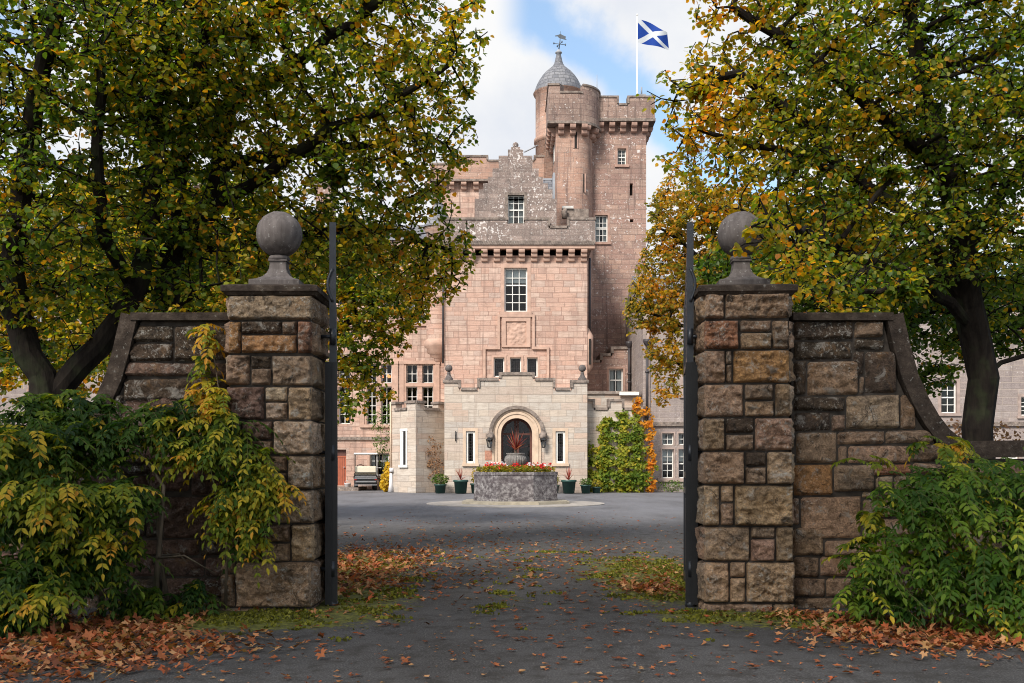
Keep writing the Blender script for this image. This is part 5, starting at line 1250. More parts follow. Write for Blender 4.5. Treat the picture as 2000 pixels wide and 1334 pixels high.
for nm, mt_, cnt, zz in (('red_blooms', 'petal_red', 95, 1.28), ('white_blooms', 'petal_white', 16, 1.34)):
    g = MB()
    for i in range(cnt):
        a = random.uniform(0, 2 * math.pi); r_ = math.sqrt(random.random()) * 1.25
        if mt_ == 'petal_white': a = random.choice((2.7, 3.7, 4.1, .2, 5.7, 5.2)) + random.uniform(-.35, .35); r_ = random.uniform(.7, 1.1)
        c = Vector((pc[0] + r_ * math.cos(a), pc[1] + r_ * math.sin(a), zz + random.uniform(-.10, .05)))
        for k in range(9):
            o_ = Vector((random.gauss(0, .035), random.gauss(0, .035), random.gauss(0, .028))); r = random.uniform(.022, .036)
            m_ = Matrix.Rotation(random.uniform(0, 3), 3, Vector((random.random(), random.random(), random.random() + .1)).normalized())
            g.face([c + o_ + m_ @ Vector((r * math.cos(q), r * math.sin(q), .2 * r * math.cos(2 * q))) for q in (0, 1.05, 2.1, 3.14, 4.2, 5.2)])
    obj(nm, g, M[mt_], fl)

def tub(px, Yq, r0, r1, h, label, group='green tubs along the castle front'):
    x = X(px, Yq); t = thing('plant_tub', (x, Yq, 0), label, 'plant pot', group)
    g = MB(); g.lathe(x, Yq, [(0, .012), (r0, .012), (r0 + (r1 - r0) * .84, h * .84), (r1 + .015, h * .845), (r1 + .03, h * .87), (r1 + .03, h), (r1 - .01, h), (r1 - .03, h * .88)], seg=32); obj('tub', g, M['tub'], t)
    g = MB(); g.lathe(x, Yq, [(r1 - .025, h * .89), (0, h * .92)], seg=24); obj('soil', g, M['soil'], t)
    return (x, Yq, h * .9)
def bushy(name, c, r, h, n, label, cat, stops, size=(.05, .09), kind='ivy', group=None, mat_='waxleaf', seedph=0.0):
    t = thing(name, c, label, cat, group)
    q = runit(n) * (RNG.uniform(.25, 1, (n, 1)) ** .45); Pp = np.array(c) + q * np.array([r, r, h / 2]) + np.array([0, 0, h / 2])
    Pp = Pp[Pp[:, 2] > c[2] - .05]; n = len(Pp)
    nr = (Pp - np.array(c)) + runit(n) * .4 + np.array([0, 0, .5]); dv = runit(n) + np.array([0, 0, -.3])
    V, F_, T = leaves(Pp, dv, nr, RNG.uniform(*size, n), pal(.5 + .35 * clumpn(Pp, 6 / max(r, .2), seedph) + RNG.normal(0, .18, n), stops), kind)
    np_mesh('foliage', V, F_, T, M[mat_], t)
    g = MB()
    for k in range(5):
        a = k * 1.3; g.tube([(c[0], c[1], c[2] - .04), (c[0] + .2 * r * math.cos(a), c[1] + .2 * r * math.sin(a), c[2] + h * .3), (c[0] + .5 * r * math.cos(a), c[1] + .5 * r * math.sin(a), c[2] + h * .6)], [.016, .012, .006], 5)
    obj('stem', g, M['stem'], t)
GRN = [(0, (.025, .055, .012)), (.6, (.08, .14, .025)), (1, (.20, .24, .06))]
p = tub(900, 45.9, .25, .31, .62, 'large green tub with red cordyline left of the planter'); spiky('cordyline', p, 26, .62, 'red spiky cordyline in the tub left of the planter', 'plant', REDS, seed=5, stem=.05)
p = tub(1111, 45.9, .25, .32, .62, 'large green tub with slim red cordyline right of the planter'); spiky('cordyline', p, 16, .72, 'slim upright red cordyline in the tub right of the planter', 'plant', REDS, spread=.55, seed=8, stem=.05)
p = tub(860, 46.2, .21, .26, .42, 'small dark tub almost hidden under a rounded green shrub'); bushy('potted_shrub', p, .42, .52, 420, 'rounded bright green shrub in the pot by the canted bay', 'shrub', GRN)
p = tub(930, 46.1, .20, .25, .46, 'dark tub half hidden behind the left side of the planter'); bushy('potted_shrub', p, .25, .75, 260, 'yellowing upright shrub half behind the left of the planter', 'shrub', [(0, (.10, .12, .02)), (1, (.42, .28, .03))])
p = tub(1083, 46.3, .17, .21, .38, 'small dark tub peeping out behind the right side of the planter'); bushy('potted_shrub', p, .25, .62, 220, 'yellow-green shrub peeping out behind the right of the planter', 'shrub', [(0, (.08, .11, .02)), (1, (.34, .28, .04))])
p = tub(1144, 46.0, .18, .23, .40, 'green pot with a low leafy plant beside the ivy'); bushy('potted_shrub', p, .30, .34, 220, 'low dark leafy plant in the pot beside the ivy', 'shrub', GRN)
p = tub(1165, 46.3, .16, .19, .30, 'small black pot at the foot of the ivy'); bushy('potted_shrub', p, .26, .42, 200, 'small yellow plant in the black pot at the foot of the ivy', 'shrub', [(0, (.12, .14, .02)), (1, (.40, .30, .04))])

# golf cart seen from behind
gx0, gy0 = X(714, 51.6), 51.6
cart = thing('golf_cart', (gx0, gy0, 0), 'white-roofed golf cart with cream seat parked by the red door', 'golf cart')
cm = Matrix.Translation(Vector((gx0, gy0, 0))) @ Matrix.Rotation(R(9), 4, 'Z')
def cp(name, g, mt_, par=None): g.v = [cm @ v for v in g.v]; return obj(name, g, mt_, par or cart)
g = MB(); g.prism([(-.35, .32), (2.0, .32), (2.05, .62), (1.7, .86), (1.5, .80), (1.25, .42), (.75, .42), (.7, .70), (.05, .78), (-.30, .62)], 'x', -.57, .57); g.box(-.60, .60, -.30, .72, .60, .72); cp('body', g, M['cartbody'])
g = MB(); g.box(-.56, .56, -.62, -.32, .27, .31); g.box(-.50, .50, -.46, -.34, .42, .48); cp('rear_step', g, M['alu'])
g = MB(); g.box(-.55, .55, -.36, -.30, .60, .66); g.box(-.52, .52, -.33, -.28, .70, .74); cp('bumper', g, M['alu'])
def cush(g, x0, x1, y0, y1, z0, z1, e=.05):
    for i in range(3):
        pass
    pr = [(y0 + e, z0), (y1 - e, z0), (y1, z0 + e), (y1, z1 - e), (y1 - e, z1), (y0 + e, z1), (y0, z1 - e), (y0, z0 + e)]
    g.prism(pr, 'x', x0, x1)
g = MB(); cush(g, -.53, .53, .05, .60, .76, .90); cp('seat', g, M['cushion'])
g = MB(); cush(g, -.53, .53, -.12, .06, .88, 1.22); cp('backrest', g, M['cushion'])
g = MB()
pr = [(-.46, 1.80), (1.55, 1.80), (1.62, 1.83), (1.55, 1.88), (.5, 1.91), (-.42, 1.88), (-.5, 1.83)]
g.prism(pr, 'x', -.58, .58); cp('roof', g, M['cartroof'])
for (x, y) in ((-.52, -.22), (.52, -.22)):
    g = MB(); g.tube([(x, y, .66), (x, y + .02, 1.3), (x, y, 1.81)], .022, 8); cp('roof_post', g, M['iron'])
for x in (-.52, .52):
    g = MB(); g.tube([(x, 1.75, .82), (x, 1.55, 1.3), (x, 1.35, 1.81)], .022, 8); cp('roof_post', g, M['iron'])
g = MB(); k = 20; c = Vector((-.25, 1.0, 1.16)); ax = Matrix.Rotation(R(-50), 3, 'X')
g.tube([c + ax @ Vector((.19 * math.cos(2 * math.pi * i / k), .19 * math.sin(2 * math.pi * i / k), 0)) for i in range(k + 1)], .018, 6, cap=False); g.tube([c, c + Vector((0, .42, -.42))], .02, 6); g.tube([c + Vector((-.18, 0, 0)), c + Vector((.18, 0, 0))], .012, 5); cp('steering_wheel', g, M['iron'])
for (x, y) in ((-.47, .12), (.47, .12), (-.47, 1.72), (.47, 1.72)):
    g = MB(); r = .23; sg = 24; w_ = .10
    prof = [(.13, -w_ * .8), (.19, -w_), (.22, -w_ * .8), (.23, -w_ * .4), (.23, w_ * .4), (.22, w_ * .8), (.19, w_), (.13, w_ * .8)]
    for i in range(sg):
        a0, a1 = 2 * math.pi * i / sg, 2 * math.pi * (i + 1) / sg
        for (r0, x0_), (r1, x1_) in zip(prof[:-1], prof[1:]):
            g.face([(x + x0_, y + r0 * math.cos(a0), r + r0 * math.sin(a0)), (x + x0_, y + r0 * math.cos(a1), r + r0 * math.sin(a1)), (x + x1_, y + r1 * math.cos(a1), r + r1 * math.sin(a1)), (x + x1_, y + r1 * math.cos(a0), r + r1 * math.sin(a0))], smooth=True)
    wh = cp('wheel', g, M['rubber'])
    g = MB(); g.prism([(y + .135 * math.cos(2 * math.pi * i / 16), r + .135 * math.sin(2 * math.pi * i / 16)) for i in range(16)], 'x', x - .06, x + .06); cp('rim', g, M['alu'], wh)
for x in (-.50, .50):
    g = MB(); g.box(x - .05, x + .05, -.315, -.29, .50, .57); cp('tail_lamp', g, M['petal_red'])
bt = thing('bucket', (X(679, 52.6), 52.6, 0), 'small pale bucket standing between the red door and the golf cart', 'bucket')
g = MB(); bx_, by_ = X(679, 52.6), 52.6; g.lathe(bx_, by_, [(0, .012), (.13, .012), (.17, .32), (.185, .33), (.185, .35), (.16, .35), (.14, .06)], seg=20); obj('pail', g, M['grime'], bt)
g = MB(); g.tube([(bx_ + .17 * math.cos(t_), by_ - .03, .33 + .16 * math.sin(t_)) for t_ in np.linspace(0, math.pi, 12)], .008, 5); obj('handle', g, M['alu'], bt)

# wall lanterns beside the door
for px_, lb in ((956, 'black iron wall lantern on the left of the arched doorway'), (1061, 'black iron wall lantern on the right of the arched doorway')):
    x, z, y = X(px_, YP), Z(868, YP), YP - .26
    t = thing('wall_lantern', (x, YP, z), lb, 'lantern', 'lanterns beside the castle door')
    g = MB(); g.tube([(x, YP - .01, z + .42), (x, YP - .14, z + .46), (x, y, z + .40), (x, y, z + .30)], .02, 6); g.box(x - .05, x + .05, YP - .03, YP - .003, z + .30, z + .52); obj('bracket', g, M['iron'], t)
    g = MB(); g.lathe(x, y, [(.04, z + .32), (.16, z + .22), (.17, z + .20), (.13, z + .20)], seg=6, smooth=False); g.lathe(x, y, [(0, z - .16), (.08, z - .16), (.09, z - .13), (.07, z - .12)], seg=6, smooth=False)
    for i in range(6): a = i * math.pi / 3; g.tube([(x + .14 * math.cos(a), y + .14 * math.sin(a), z + .20), (x + .08 * math.cos(a), y + .08 * math.sin(a), z - .13)], .010, 5)
    obj('frame', g, M['iron'], t)
    g = MB(); g.lathe(x, y, [(.075, z - .12), (.13, z + .20)], seg=6, smooth=False); obj('glass', g, M['glass'], t)

# weathervane
wv = P(1091, 97, 59.5); t = thing('weathervane', wv, 'iron weathervane with compass arms on the dome tip', 'weathervane')
x, y, z = wv; zz = lambda py: Z(py, 59.5)
g = MB(); g.tube([(x, y, z - .1), (x + .08, y, zz(80)), (x + .1, y, zz(61))], [.045, .03, .012], 6); obj('pole', g, M['vane'], t)
g = MB(); zc = zz(86)
for a in (.35, .35 + math.pi / 2, .35 + math.pi, .35 + 1.5 * math.pi):
    d = Vector((math.cos(a), math.sin(a) * .9, 0)); c = Vector((x + .06, y, zc)); e = c + d * .36; tl = .12 * d.y
    g.tube([c, e], .018, 5); g.sphere(e, .045, 8, 6); g.tube([e - Vector((0, 0, .07)), e + Vector((0, 0, .07))], .018, 5)
g.sphere((x + .06, y, zc), .05, 8, 6); obj('compass_arms', g, M['vane'], t)
g = MB(); q = zz(73); xx = x + .09
g.prism([(xx - .30, q + .10), (xx - .12, q + .14), (xx + .02, q + .20), (xx + .12, q + .14), (xx + .34, q + .04), (xx + .30, q - .06), (xx + .38, q - .14), (xx + .22, q - .12), (xx + .02, q - .06), (xx - .08, q - .02), (xx - .14, q + .06), (xx - .30, q + .06)], 'y', y - .012, y + .012); obj('vane', g, M['vane'], t)
# flag on its pole
fb = Vector((X(1245, 57.5), 57.5, Z(195, 57.5))); t = thing('flagpole', fb, 'white flagpole on the tower flying a blue flag with white diagonal cross', 'flagpole')
g = MB(); g.tube([fb - Vector((0, 0, 4)), Vector((fb.x - .02, fb.y, Z(30, 57.5)))], [.06, .035], 10); g.sphere((fb.x - .02, fb.y, Z(29, 57.5)), .06, 10, 8); obj('pole', g, M['white'], t)
g = MB(); nu, nv = 40, 24
def fp(u, v):
    tx = 1245 + u * (58 + 4 * (1 - v)); top = 36 + 26 * u ** 1.15; bot = 83 + 15 * u ** 1.2
    if v < .5: pass
    py = bot + (top - bot) * v + 1.2 * math.sin(u * 7 + v * 2)
    Yq = 57.5 + .16 * math.sin(u * 8.0 - v * 1.8) * u + .5 * u
    return P(tx, py, Yq)
for i in range(nu):
    for j in range(nv):
        q = [(i / nu, j / nv), ((i + 1) / nu, j / nv), ((i + 1) / nu, (j + 1) / nv), (i / nu, (j + 1) / nv)]
        g.face([fp(*a) for a in q], q, smooth=True)
obj('flag', g, M['flag'], t)

# ------------------------------------------------------------------ trees
def W3(p): return np.array(P(*p))
def colonize(skel, A, step=.2, di=2.2, dk=.3, iters=90):
    pts, par = [], []
    for line in skel:
        L = [np.array(q, float) for q in line]
        if pts:
            k = int(np.argmin(np.linalg.norm(np.array(pts) - L[0], axis=1))); prev = k; start = pts[k]
        else: pts.append(L[0]); par.append(-1); prev = 0; start = L[0]
        L[0] = start
        # smooth resample with a little wander
        for a, b in zip(L[:-1], L[1:]):
            n = max(1, int(np.linalg.norm(b - a) / (step * 1.4)))
            for i in range(1, n + 1):
                q = a + (b - a) * i / n + RNG.normal(0, .022, 3); pts.append(q); par.append(prev); prev = len(pts) - 1
    Pn = np.array(pts); par = list(par); A = A.copy()
    near = np.zeros(len(A), int); nd = np.full(len(A), 1e9)
    for s in range(0, len(A), 500):
        D = np.linalg.norm(A[s:s + 500, None] - Pn[None], axis=2); near[s:s + 500] = D.argmin(1); nd[s:s + 500] = D.min(1)
    for it in range(iters):
        k = nd > dk; A, near, nd = A[k], near[k], nd[k]
        act = nd < di
        if not act.any(): break
        idx = near[act]; d = A[act] - Pn[idx]; d /= np.linalg.norm(d, axis=1, keepdims=True)
        acc = np.zeros((len(Pn), 3)); np.add.at(acc, idx, d); u = np.unique(idx)
        d = acc[u]; d /= np.maximum(1e-6, np.linalg.norm(d, axis=1, keepdims=True)); d += RNG.normal(0, .16, d.shape) + np.array([0, 0, -.03]); d /= np.linalg.norm(d, axis=1, keepdims=True)
        new = Pn[u] + d * step; b = len(Pn); Pn = np.concatenate([Pn, new]); par += list(u)
        for s in range(0, len(A), 1500):
            D = ((A[s:s + 1500, None] - new[None]) ** 2).sum(2); j = D.argmin(1); m = np.sqrt(D[np.arange(len(j)), j])
            q = m < nd[s:s + 1500]; near[s:s + 1500][q] = b + j[q]; nd[s:s + 1500][q] = m[q]
        if len(Pn) > 22000: break
    return Pn, np.array(par)
def radii(Pn, par, tip=.0065, pw=2.35, base=None):
    n = len(Pn); r = np.zeros(n); ch = [[] for _ in range(n)]
    for i in range(1, n):
        ch[par[i]].append(i)
    order = list(range(n)); acc = np.zeros(n)
    for i in range(n - 1, -1, -1):
        if acc[i] == 0: acc[i] = tip ** pw
        if par[i] >= 0: acc[par[i]] += acc[i]
    r = acc ** (1 / pw)
    if base:
        k = math.log(base / tip) / math.log(max(r[0], tip * 1.01) / tip); r = tip * (r / tip) ** k
    return r, ch
def tree_wood(name, Pn, par, r, ch, parent, mt, thick=.022):
    g = MB(); done = set()
    stack = [0]
    while stack:
        s = stack.pop(); chain = [s] if par[s] < 0 else [par[s], s]; cur = s
        while ch[cur]:
            c = max(ch[cur], key=lambda q: r[q])
            for o_ in ch[cur]:
                if o_ != c and r[o_] > thick: stack.append(o_)
            if r[c] <= thick * .8: break
            chain.append(c); cur = c
        if len(chain) > 1:
            rr = [r[q] for q in chain]
            if par[s] >= 0: rr[0] = min(rr[0], rr[1] * 1.25)
            if chain[0] == 0:
                rr[0] *= 1.45; rr[1] *= 1.18
            g.tube([Pn[q] for q in chain], rr, 10 if rr[0] > .06 else 7, cap=False)
    fine = [i for i in range(1, len(Pn)) if r[i] <= thick]
    V = np.array([tuple(v) for v in g.v]); F_ = np.array(g.f)
    if fine:
        fi = np.array(fine); a, b = Pn[par[fi]], Pn[fi]; d = b - a; d /= np.maximum(1e-6, np.linalg.norm(d, axis=1, keepdims=True))
        s = np.cross(d, np.array([.31, .2, .93])); s /= np.maximum(1e-6, np.linalg.norm(s, axis=1, keepdims=True)); t_ = np.cross(d, s); ra = np.minimum(r[par[fi]], thick)[:, None]; rb = r[fi][:, None]
        vs = []
        for k in range(3):
            q = s * math.cos(k * 2.094) + t_ * math.sin(k * 2.094); vs.append(a + q * ra); vs.append(b + q * rb)
        V2 = np.stack(vs, 1).reshape(-1, 3); base = (np.arange(len(fi)) * 6)[:, None] + len(V)
        F2 = np.concatenate([base + np.array([0, 2, 3, 1]), base + np.array([2, 4, 5, 3]), base + np.array([4, 0, 1, 5])])
        V = np.concatenate([V, V2]); F_ = np.concatenate([F_, F2])
    return np_mesh(name, V, F_, None, mt, parent, smooth=True)
def in_blobs(blobs, n):
    vols = np.array([b[3] * b[4] * b[5] for b in blobs]); pick = RNG.choice(len(blobs), n, p=vols / vols.sum()); out_ = []
    B = np.array(blobs)
    q = runit(n) * (RNG.uniform(0, 1, (n, 1)) ** (1 / 2.6))
    return B[pick, :3] + q * B[pick, 3:6]
def pxb(px, py, Y, rx, ry, rY):
    c = P(px, py, Y); return (c.x, c.y, c.z, rx / F * Y, rY, ry / F * Y)
def tree(label, base_r, skel, blobs, dens, per, size, stops, shift=0.0, ph=0.0, group='autumn trees around the gateway', barkm='bark', step=.2, dk=.3, cfun=None, di=2.2, gap=.25, name='broadleaf_tree', dwn=.45):
    dens, dk, per = dens * 4.4, dk * .60, per + 5; size = (size[0] * .74, size[1] * .74)
    sk = [[(W3(p) if len(p) == 3 and abs(p[1]) > 0 and p[0] > -400 and not isinstance(p, np.ndarray) else p) for p in line] for line in skel]
    b0 = sk[0][0]; ground = np.array([b0[0], b0[1], -.12])
    sk[0] = [ground] + sk[0]
    t = thing(name, (b0[0], b0[1], 0), label, 'tree', group)
    vol = sum(4.19 * b[3] * b[4] * b[5] for b in blobs); n = int(vol * dens)
    A = in_blobs(blobs, n); A = A[clumpn(A, 1.5, ph) > -gap - .25]       # leave holes between clumps
    Pn, par = colonize(sk, A, step, di, dk)
    r, ch = radii(Pn, par, base=base_r)
    tree_wood('trunk', Pn, par, r, ch, t, M[barkm])
    tw = np.where(r < .020)[0]
    m = np.repeat(tw, per); n = len(m)
    fr = RNG.uniform(0, 1, (n, 1)); pos = Pn[m] * fr + Pn[np.maximum(par[m], 0)] * (1 - fr)
    hd = runit(n); hd[:, 2] *= .35; pos = pos + hd * RNG.uniform(.015, .13, (n, 1)) + np.array([0, 0, -.03])
    dv = hd + RNG.normal(0, .35, (n, 3)) + np.array([0, 0, -dwn]); nr = runit(n) * .75 + np.array([0, 0, 1.0])
    c = .40 + shift + .22 * clumpn(pos, 2.1, ph) + RNG.normal(0, .17, n)
    if cfun is not None: c = c + cfun(pos)
    rare = RNG.uniform(0, 1, n) < .035; c[rare] = RNG.uniform(.85, 1.0, rare.sum())
    col = pal(c, stops) * RNG.uniform(.8, 1.2, (n, 1))
    V, F_, T = leaves(pos, dv, nr, RNG.uniform(size[0], size[1], n), col, 'lime')
    np_mesh('crown', V, F_, T, M['leaf'], t)
    return t, n, len(Pn)
def stat(x): print('tree', x[1], 'leaves', x[2], 'nodes')
# the many-stemmed tree behind the wing wall on the left
stat(tree('tall many-stemmed tree behind the ball-topped pier, spreading right toward the tower', .17,
  [[(318, 900, 13), (320, 615, 13), (338, 500, 13.1), (400, 410, 13.2), (430, 320, 13.4), (445, 200, 13.6), (500, 60, 13.8), (540, -120, 14)],
   [(345, 490, 13.1), (352, 380, 12.9), (362, 250, 12.8), (400, 60, 12.7), (420, -150, 12.6)],
   [(400, 410, 13.2), (520, 335, 13.0), (650, 255, 12.8), (780, 185, 13), (880, 130, 13)],
   [(430, 325, 13.4), (560, 300, 14), (690, 285, 14.4), (840, 265, 14.8)],
   [(338, 505, 13.1), (470, 478, 13.8), (620, 455, 14.5), (760, 450, 15), (880, 490, 15.3)],
   [(445, 210, 13.6), (580, 120, 13.2), (720, 20, 13), (820, -60, 13)],
   [(320, 600, 13), (390, 560, 12.3), (470, 545, 11.8)]],
  [pxb(430, 120, 13.2, 260, 230, 2.0), pxb(700, 110, 13.2, 210, 190, 1.7), pxb(850, 60, 13.2, 110, 150, 1.0), pxb(640, 330, 13.8, 250, 150, 1.8), pxb(850, 280, 14.5, 95, 90, .9), pxb(800, 450, 15, 110, 100, 1.2),
   pxb(560, 480, 14, 200, 90, 1.5), pxb(420, 400, 13, 150, 150, 1.5), pxb(600, -90, 13.2, 280, 90, 1.5), pxb(890, 130, 13.2, 50, 100, .7), pxb(885, 500, 15.2, 50, 60, .7), pxb(885, 480, 15.2, 50, 60, .7), pxb(830, 560, 15.3, 62, 52, .7), pxb(770, 520, 15.2, 100, 70, 1.0), pxb(820, 400, 15, 90, 80, 1.0)],
  32, 5, (.066, .112), PAL_LIME, shift=.05, ph=.4, cfun=lambda p: .12 * sstep(p[:, 0], -3.5, -.8)))
# the leaning tree at the far left
stat(tree('dark leaning tree at the left edge behind the shrubs', .21,
  [[(95, 950, 12), (95, 790, 12), (190, 675, 12.1), (275, 565, 12.2), (295, 400, 12.2), (303, 220, 12.3), (325, 40, 12.4), (330, -150, 12.4)],
   [(90, 800, 12), (40, 640, 12), (22, 500, 11.8), (55, 260, 11.6), (110, 50, 11.5), (130, -150, 11.4)],
   [(275, 565, 12.2), (200, 470, 11.8), (190, 300, 11.6), (200, 80, 11.5)],
   [(40, 640, 12), (-60, 480, 12), (-160, 300, 12)]],
  [pxb(120, 130, 11.8, 260, 240, 1.9), pxb(330, 100, 12.2, 160, 260, 1.5), pxb(80, 420, 11.7, 200, 200, 1.7), pxb(260, 400, 12, 150, 160, 1.3), pxb(130, 600, 12.4, 160, 80, 1.1), pxb(50, 680, 12.7, 120, 50, .8), pxb(150, -110, 11.6, 300, 90, 1.5), pxb(-140, 300, 12, 150, 300, 1.8), pxb(350, 600, 12.3, 110, 70, .9)],
  31, 5, (.062, .108), PAL_LIME, shift=.02, ph=1.7))
# smaller tree nearer the castle
stat(tree('lower yellow-green tree between the left pier and the castle windows', .13,
  [[(575, 960, 21), (580, 760, 21), (590, 640, 21), (620, 480, 21), (640, 380, 21)], [(585, 700, 21), (660, 640, 20.6), (740, 610, 20.4), (820, 590, 20.4)], [(590, 640, 21), (520, 540, 21.2), (430, 470, 21.4)], [(582, 740, 21), (650, 720, 20.8), (710, 730, 20.6)]],
  [pxb(720, 590, 20.6, 125, 75, 1.6), pxb(840, 520, 20.6, 55, 60, .8), pxb(770, 640, 20.4, 45, 40, .6), pxb(680, 740, 20.4, 45, 60, .7), pxb(700, 640, 20.4, 110, 70, 1.2), pxb(690, 560, 20.6, 130, 70, 1.4), pxb(690, 790, 20.3, 28, 36, .5), pxb(640, 520, 21, 150, 110, 1.8), pxb(480, 560, 21.3, 170, 110, 2), pxb(690, 690, 20.5, 70, 70, 1.0), pxb(670, 780, 20.5, 30, 50, .6), pxb(740, 760, 20.3, 45, 22, .5), pxb(800, 560, 20.5, 60, 45, .8), pxb(300, 560, 21.5, 180, 120, 2), pxb(240, 690, 21.5, 120, 60, 1.2)],
  58, 7, (.085, .13), PAL_LIME, shift=.13, ph=2.9, dk=.34, step=.22))
stat(tree('broad yellow-leaved tree far behind the left wing wall, hiding the long wing', .2,
  [[(330, 950, 24), (330, 780, 24), (335, 640, 24), (350, 500, 24), (370, 380, 24)], [(332, 720, 24), (220, 620, 23.6), (100, 560, 23.4)], [(335, 660, 24), (450, 560, 24), (540, 520, 24)], [(332, 740, 24), (180, 700, 23.5), (60, 690, 23.4)]],
  [pxb(340, 470, 24, 260, 150, 2.6), pxb(110, 520, 23.6, 180, 170, 2.2), pxb(230, 640, 23.6, 200, 90, 1.8), pxb(60, 690, 23.4, 130, 70, 1.3), pxb(500, 560, 24, 130, 110, 2), pxb(420, 650, 23.6, 150, 80, 1.6), pxb(-80, 560, 23.6, 130, 180, 2), pxb(90, 740, 23, 150, 45, 1.2), pxb(-60, 720, 23, 100, 60, 1.2), pxb(260, 730, 23, 90, 40, 1.0)],
  27, 6, (.12, .18), PAL_LIME, shift=.18, ph=3.6, dk=.42, step=.28))
# the big tree on the right
stat(tree('big spreading tree with dark trunk behind the low wall on the right', .20,
  [[(1905, 1000, 14), (1908, 880, 14), (1915, 745, 14), (1896, 640, 13.9), (1884, 500, 13.7), (1848, 350, 13.5), (1800, 160, 13.4), (1760, -40, 13.3)],
   [(1915, 740, 14), (1960, 712, 14), (2010, 690, 14.1), (2120, 620, 14.2)],
   [(1893, 590, 13.9), (1790, 430, 13.4), (1650, 335, 13), (1480, 285, 12.7), (1360, 260, 12.6)],
   [(1886, 500, 13.7), (1990, 330, 13.9), (2090, 160, 14)],
   [(1848, 350, 13.5), (1700, 205, 13), (1560, 90, 12.8), (1430, 20, 12.7)],
   [(1893, 620, 13.9), (1780, 540, 13.2), (1640, 490, 12.7), (1520, 470, 12.4)],
   [(1650, 335, 13), (1540, 210, 12.8), (1440, 150, 12.7), (1330, 170, 12.6)], [(1720, 520, 12.8), (1650, 560, 11.2), (1620, 575, 10.6)], [(1640, 490, 12.7), (1570, 450, 11), (1525, 430, 9.6), (1500, 425, 9.1), (1470, 440, 8.85)]],
  [pxb(1850, 180, 13.5, 300, 270, 2.0), pxb(1600, 160, 13, 230, 230, 1.7), pxb(1450, 80, 12.8, 110, 160, 1.1), pxb(1400, 230, 12.7, 110, 90, 1.0), pxb(1330, 200, 12.7, 60, 55, .5), pxb(1345, 300, 12.9, 55, 60, .6), pxb(1300, 150, 12.6, 35, 25, .3), pxb(1370, 60, 12.8, 50, 90, .6), pxb(1500, 360, 12.7, 180, 120, 1.2), pxb(1680, 430, 13, 210, 110, 1.4), pxb(1880, 450, 13.8, 210, 120, 1.7), pxb(1560, 505, 12.4, 120, 52, .8), pxb(2010, 560, 14.2, 110, 90, 1.2), pxb(1780, -110, 13.3, 320, 100, 1.6), pxb(1420, -40, 12.8, 70, 70, .8), pxb(1500, 440, 9.1, 66, 52, .5), pxb(1500, 440, 9.05, 60, 52, .5), pxb(1495, 445, 9.0, 56, 50, .5), pxb(1476, 462, 8.85, 45, 46, .28), pxb(1476, 462, 8.85, 45, 46, .28), pxb(1472, 455, 8.85, 40, 44, .22), pxb(1480, 500, 8.9, 40, 26, .25), pxb(1500, 390, 9.4, 60, 40, .5), pxb(1600, 545, 11, 130, 52, .9), pxb(1650, 590, 10.6, 80, 26, .5), pxb(1730, 560, 11.5, 90, 50, .8), pxb(1490, 520, 10.3, 50, 22, .4), pxb(1440, 440, 12.6, 85, 65, .7), pxb(1750, 540, 13.2, 120, 50, .9)],
  41, 6, (.064, .108), PAL_LIME, shift=.07, ph=4.4, cfun=lambda p: .20 * sstep(-p[:, 0], -4.2, -2.2) - .12 * sstep(p[:, 0], 4.6, 6.5)))
stat(tree('dark green tree in the shade beyond the right wing wall', .14,
  [[(1690, 960, 18), (1690, 760, 18), (1700, 620, 18), (1720, 480, 18)], [(1695, 700, 18), (1620, 600, 17.6), (1560, 560, 17.4)], [(1698, 660, 18), (1780, 620, 18), (1840, 600, 18)]],
  [pxb(1640, 560, 18, 130, 70, 1.6), pxb(1740, 600, 18, 120, 90, 1.6), pxb(1790, 700, 17.6, 60, 60, .9), pxb(1600, 480, 18, 150, 100, 1.8), pxb(1850, 560, 18.5, 120, 80, 1.6), pxb(1840, 680, 17.8, 60, 60, .7), pxb(1470, 560, 17.5, 110, 90, 1.4), pxb(1800, 730, 17.4, 65, 65, .8), pxb(1690, 650, 17.8, 120, 100, 1.4), pxb(1870, 650, 18, 90, 70, 1.0), pxb(1780, 640, 17.6, 90, 70, 1.0), pxb(1420, 520, 17.2, 60, 90, 1.0), pxb(1950, 620, 18.5, 120, 80, 1.4), pxb(2060, 560, 18.5, 100, 140, 1.6)],
  46, 7, (.08, .13), PAL_LIME, shift=-.16, ph=5.2, dk=.32))
stat(tree('small orange-leaved tree in front of the tower on the right', .12,
  [[(1440, 960, 26.5), (1440, 800, 26.5), (1420, 650, 26.5), (1400, 500, 26.5), (1380, 380, 26.5)], [(1425, 690, 26.5), (1350, 640, 26), (1270, 610, 25.8), (1225, 600, 25.7)], [(1405, 540, 26.5), (1330, 470, 26.2), (1280, 440, 26)], [(1432, 740, 26.5), (1350, 720, 25.8), (1290, 700, 25.6)]],
  [pxb(1335, 430, 26.3, 75, 100, 1.4), pxb(1310, 580, 26, 85, 75, 1.4), pxb(1255, 610, 25.8, 45, 42, .7), pxb(1310, 690, 25.7, 55, 60, .9), pxb(1420, 480, 26.5, 110, 130, 1.8), pxb(1290, 520, 26, 60, 50, .9), pxb(1340, 350, 26.4, 50, 45, .8), pxb(1305, 760, 25.6, 35, 35, .5), pxb(1420, 640, 26.3, 80, 90, 1.4)],
  42, 6, (.085, .135), [(0, (.06, .08, .012)), (.35, (.17, .16, .02)), (.65, (.40, .22, .02)), (1, (.52, .19, .02))], shift=.06, ph=6.1, dk=.32))
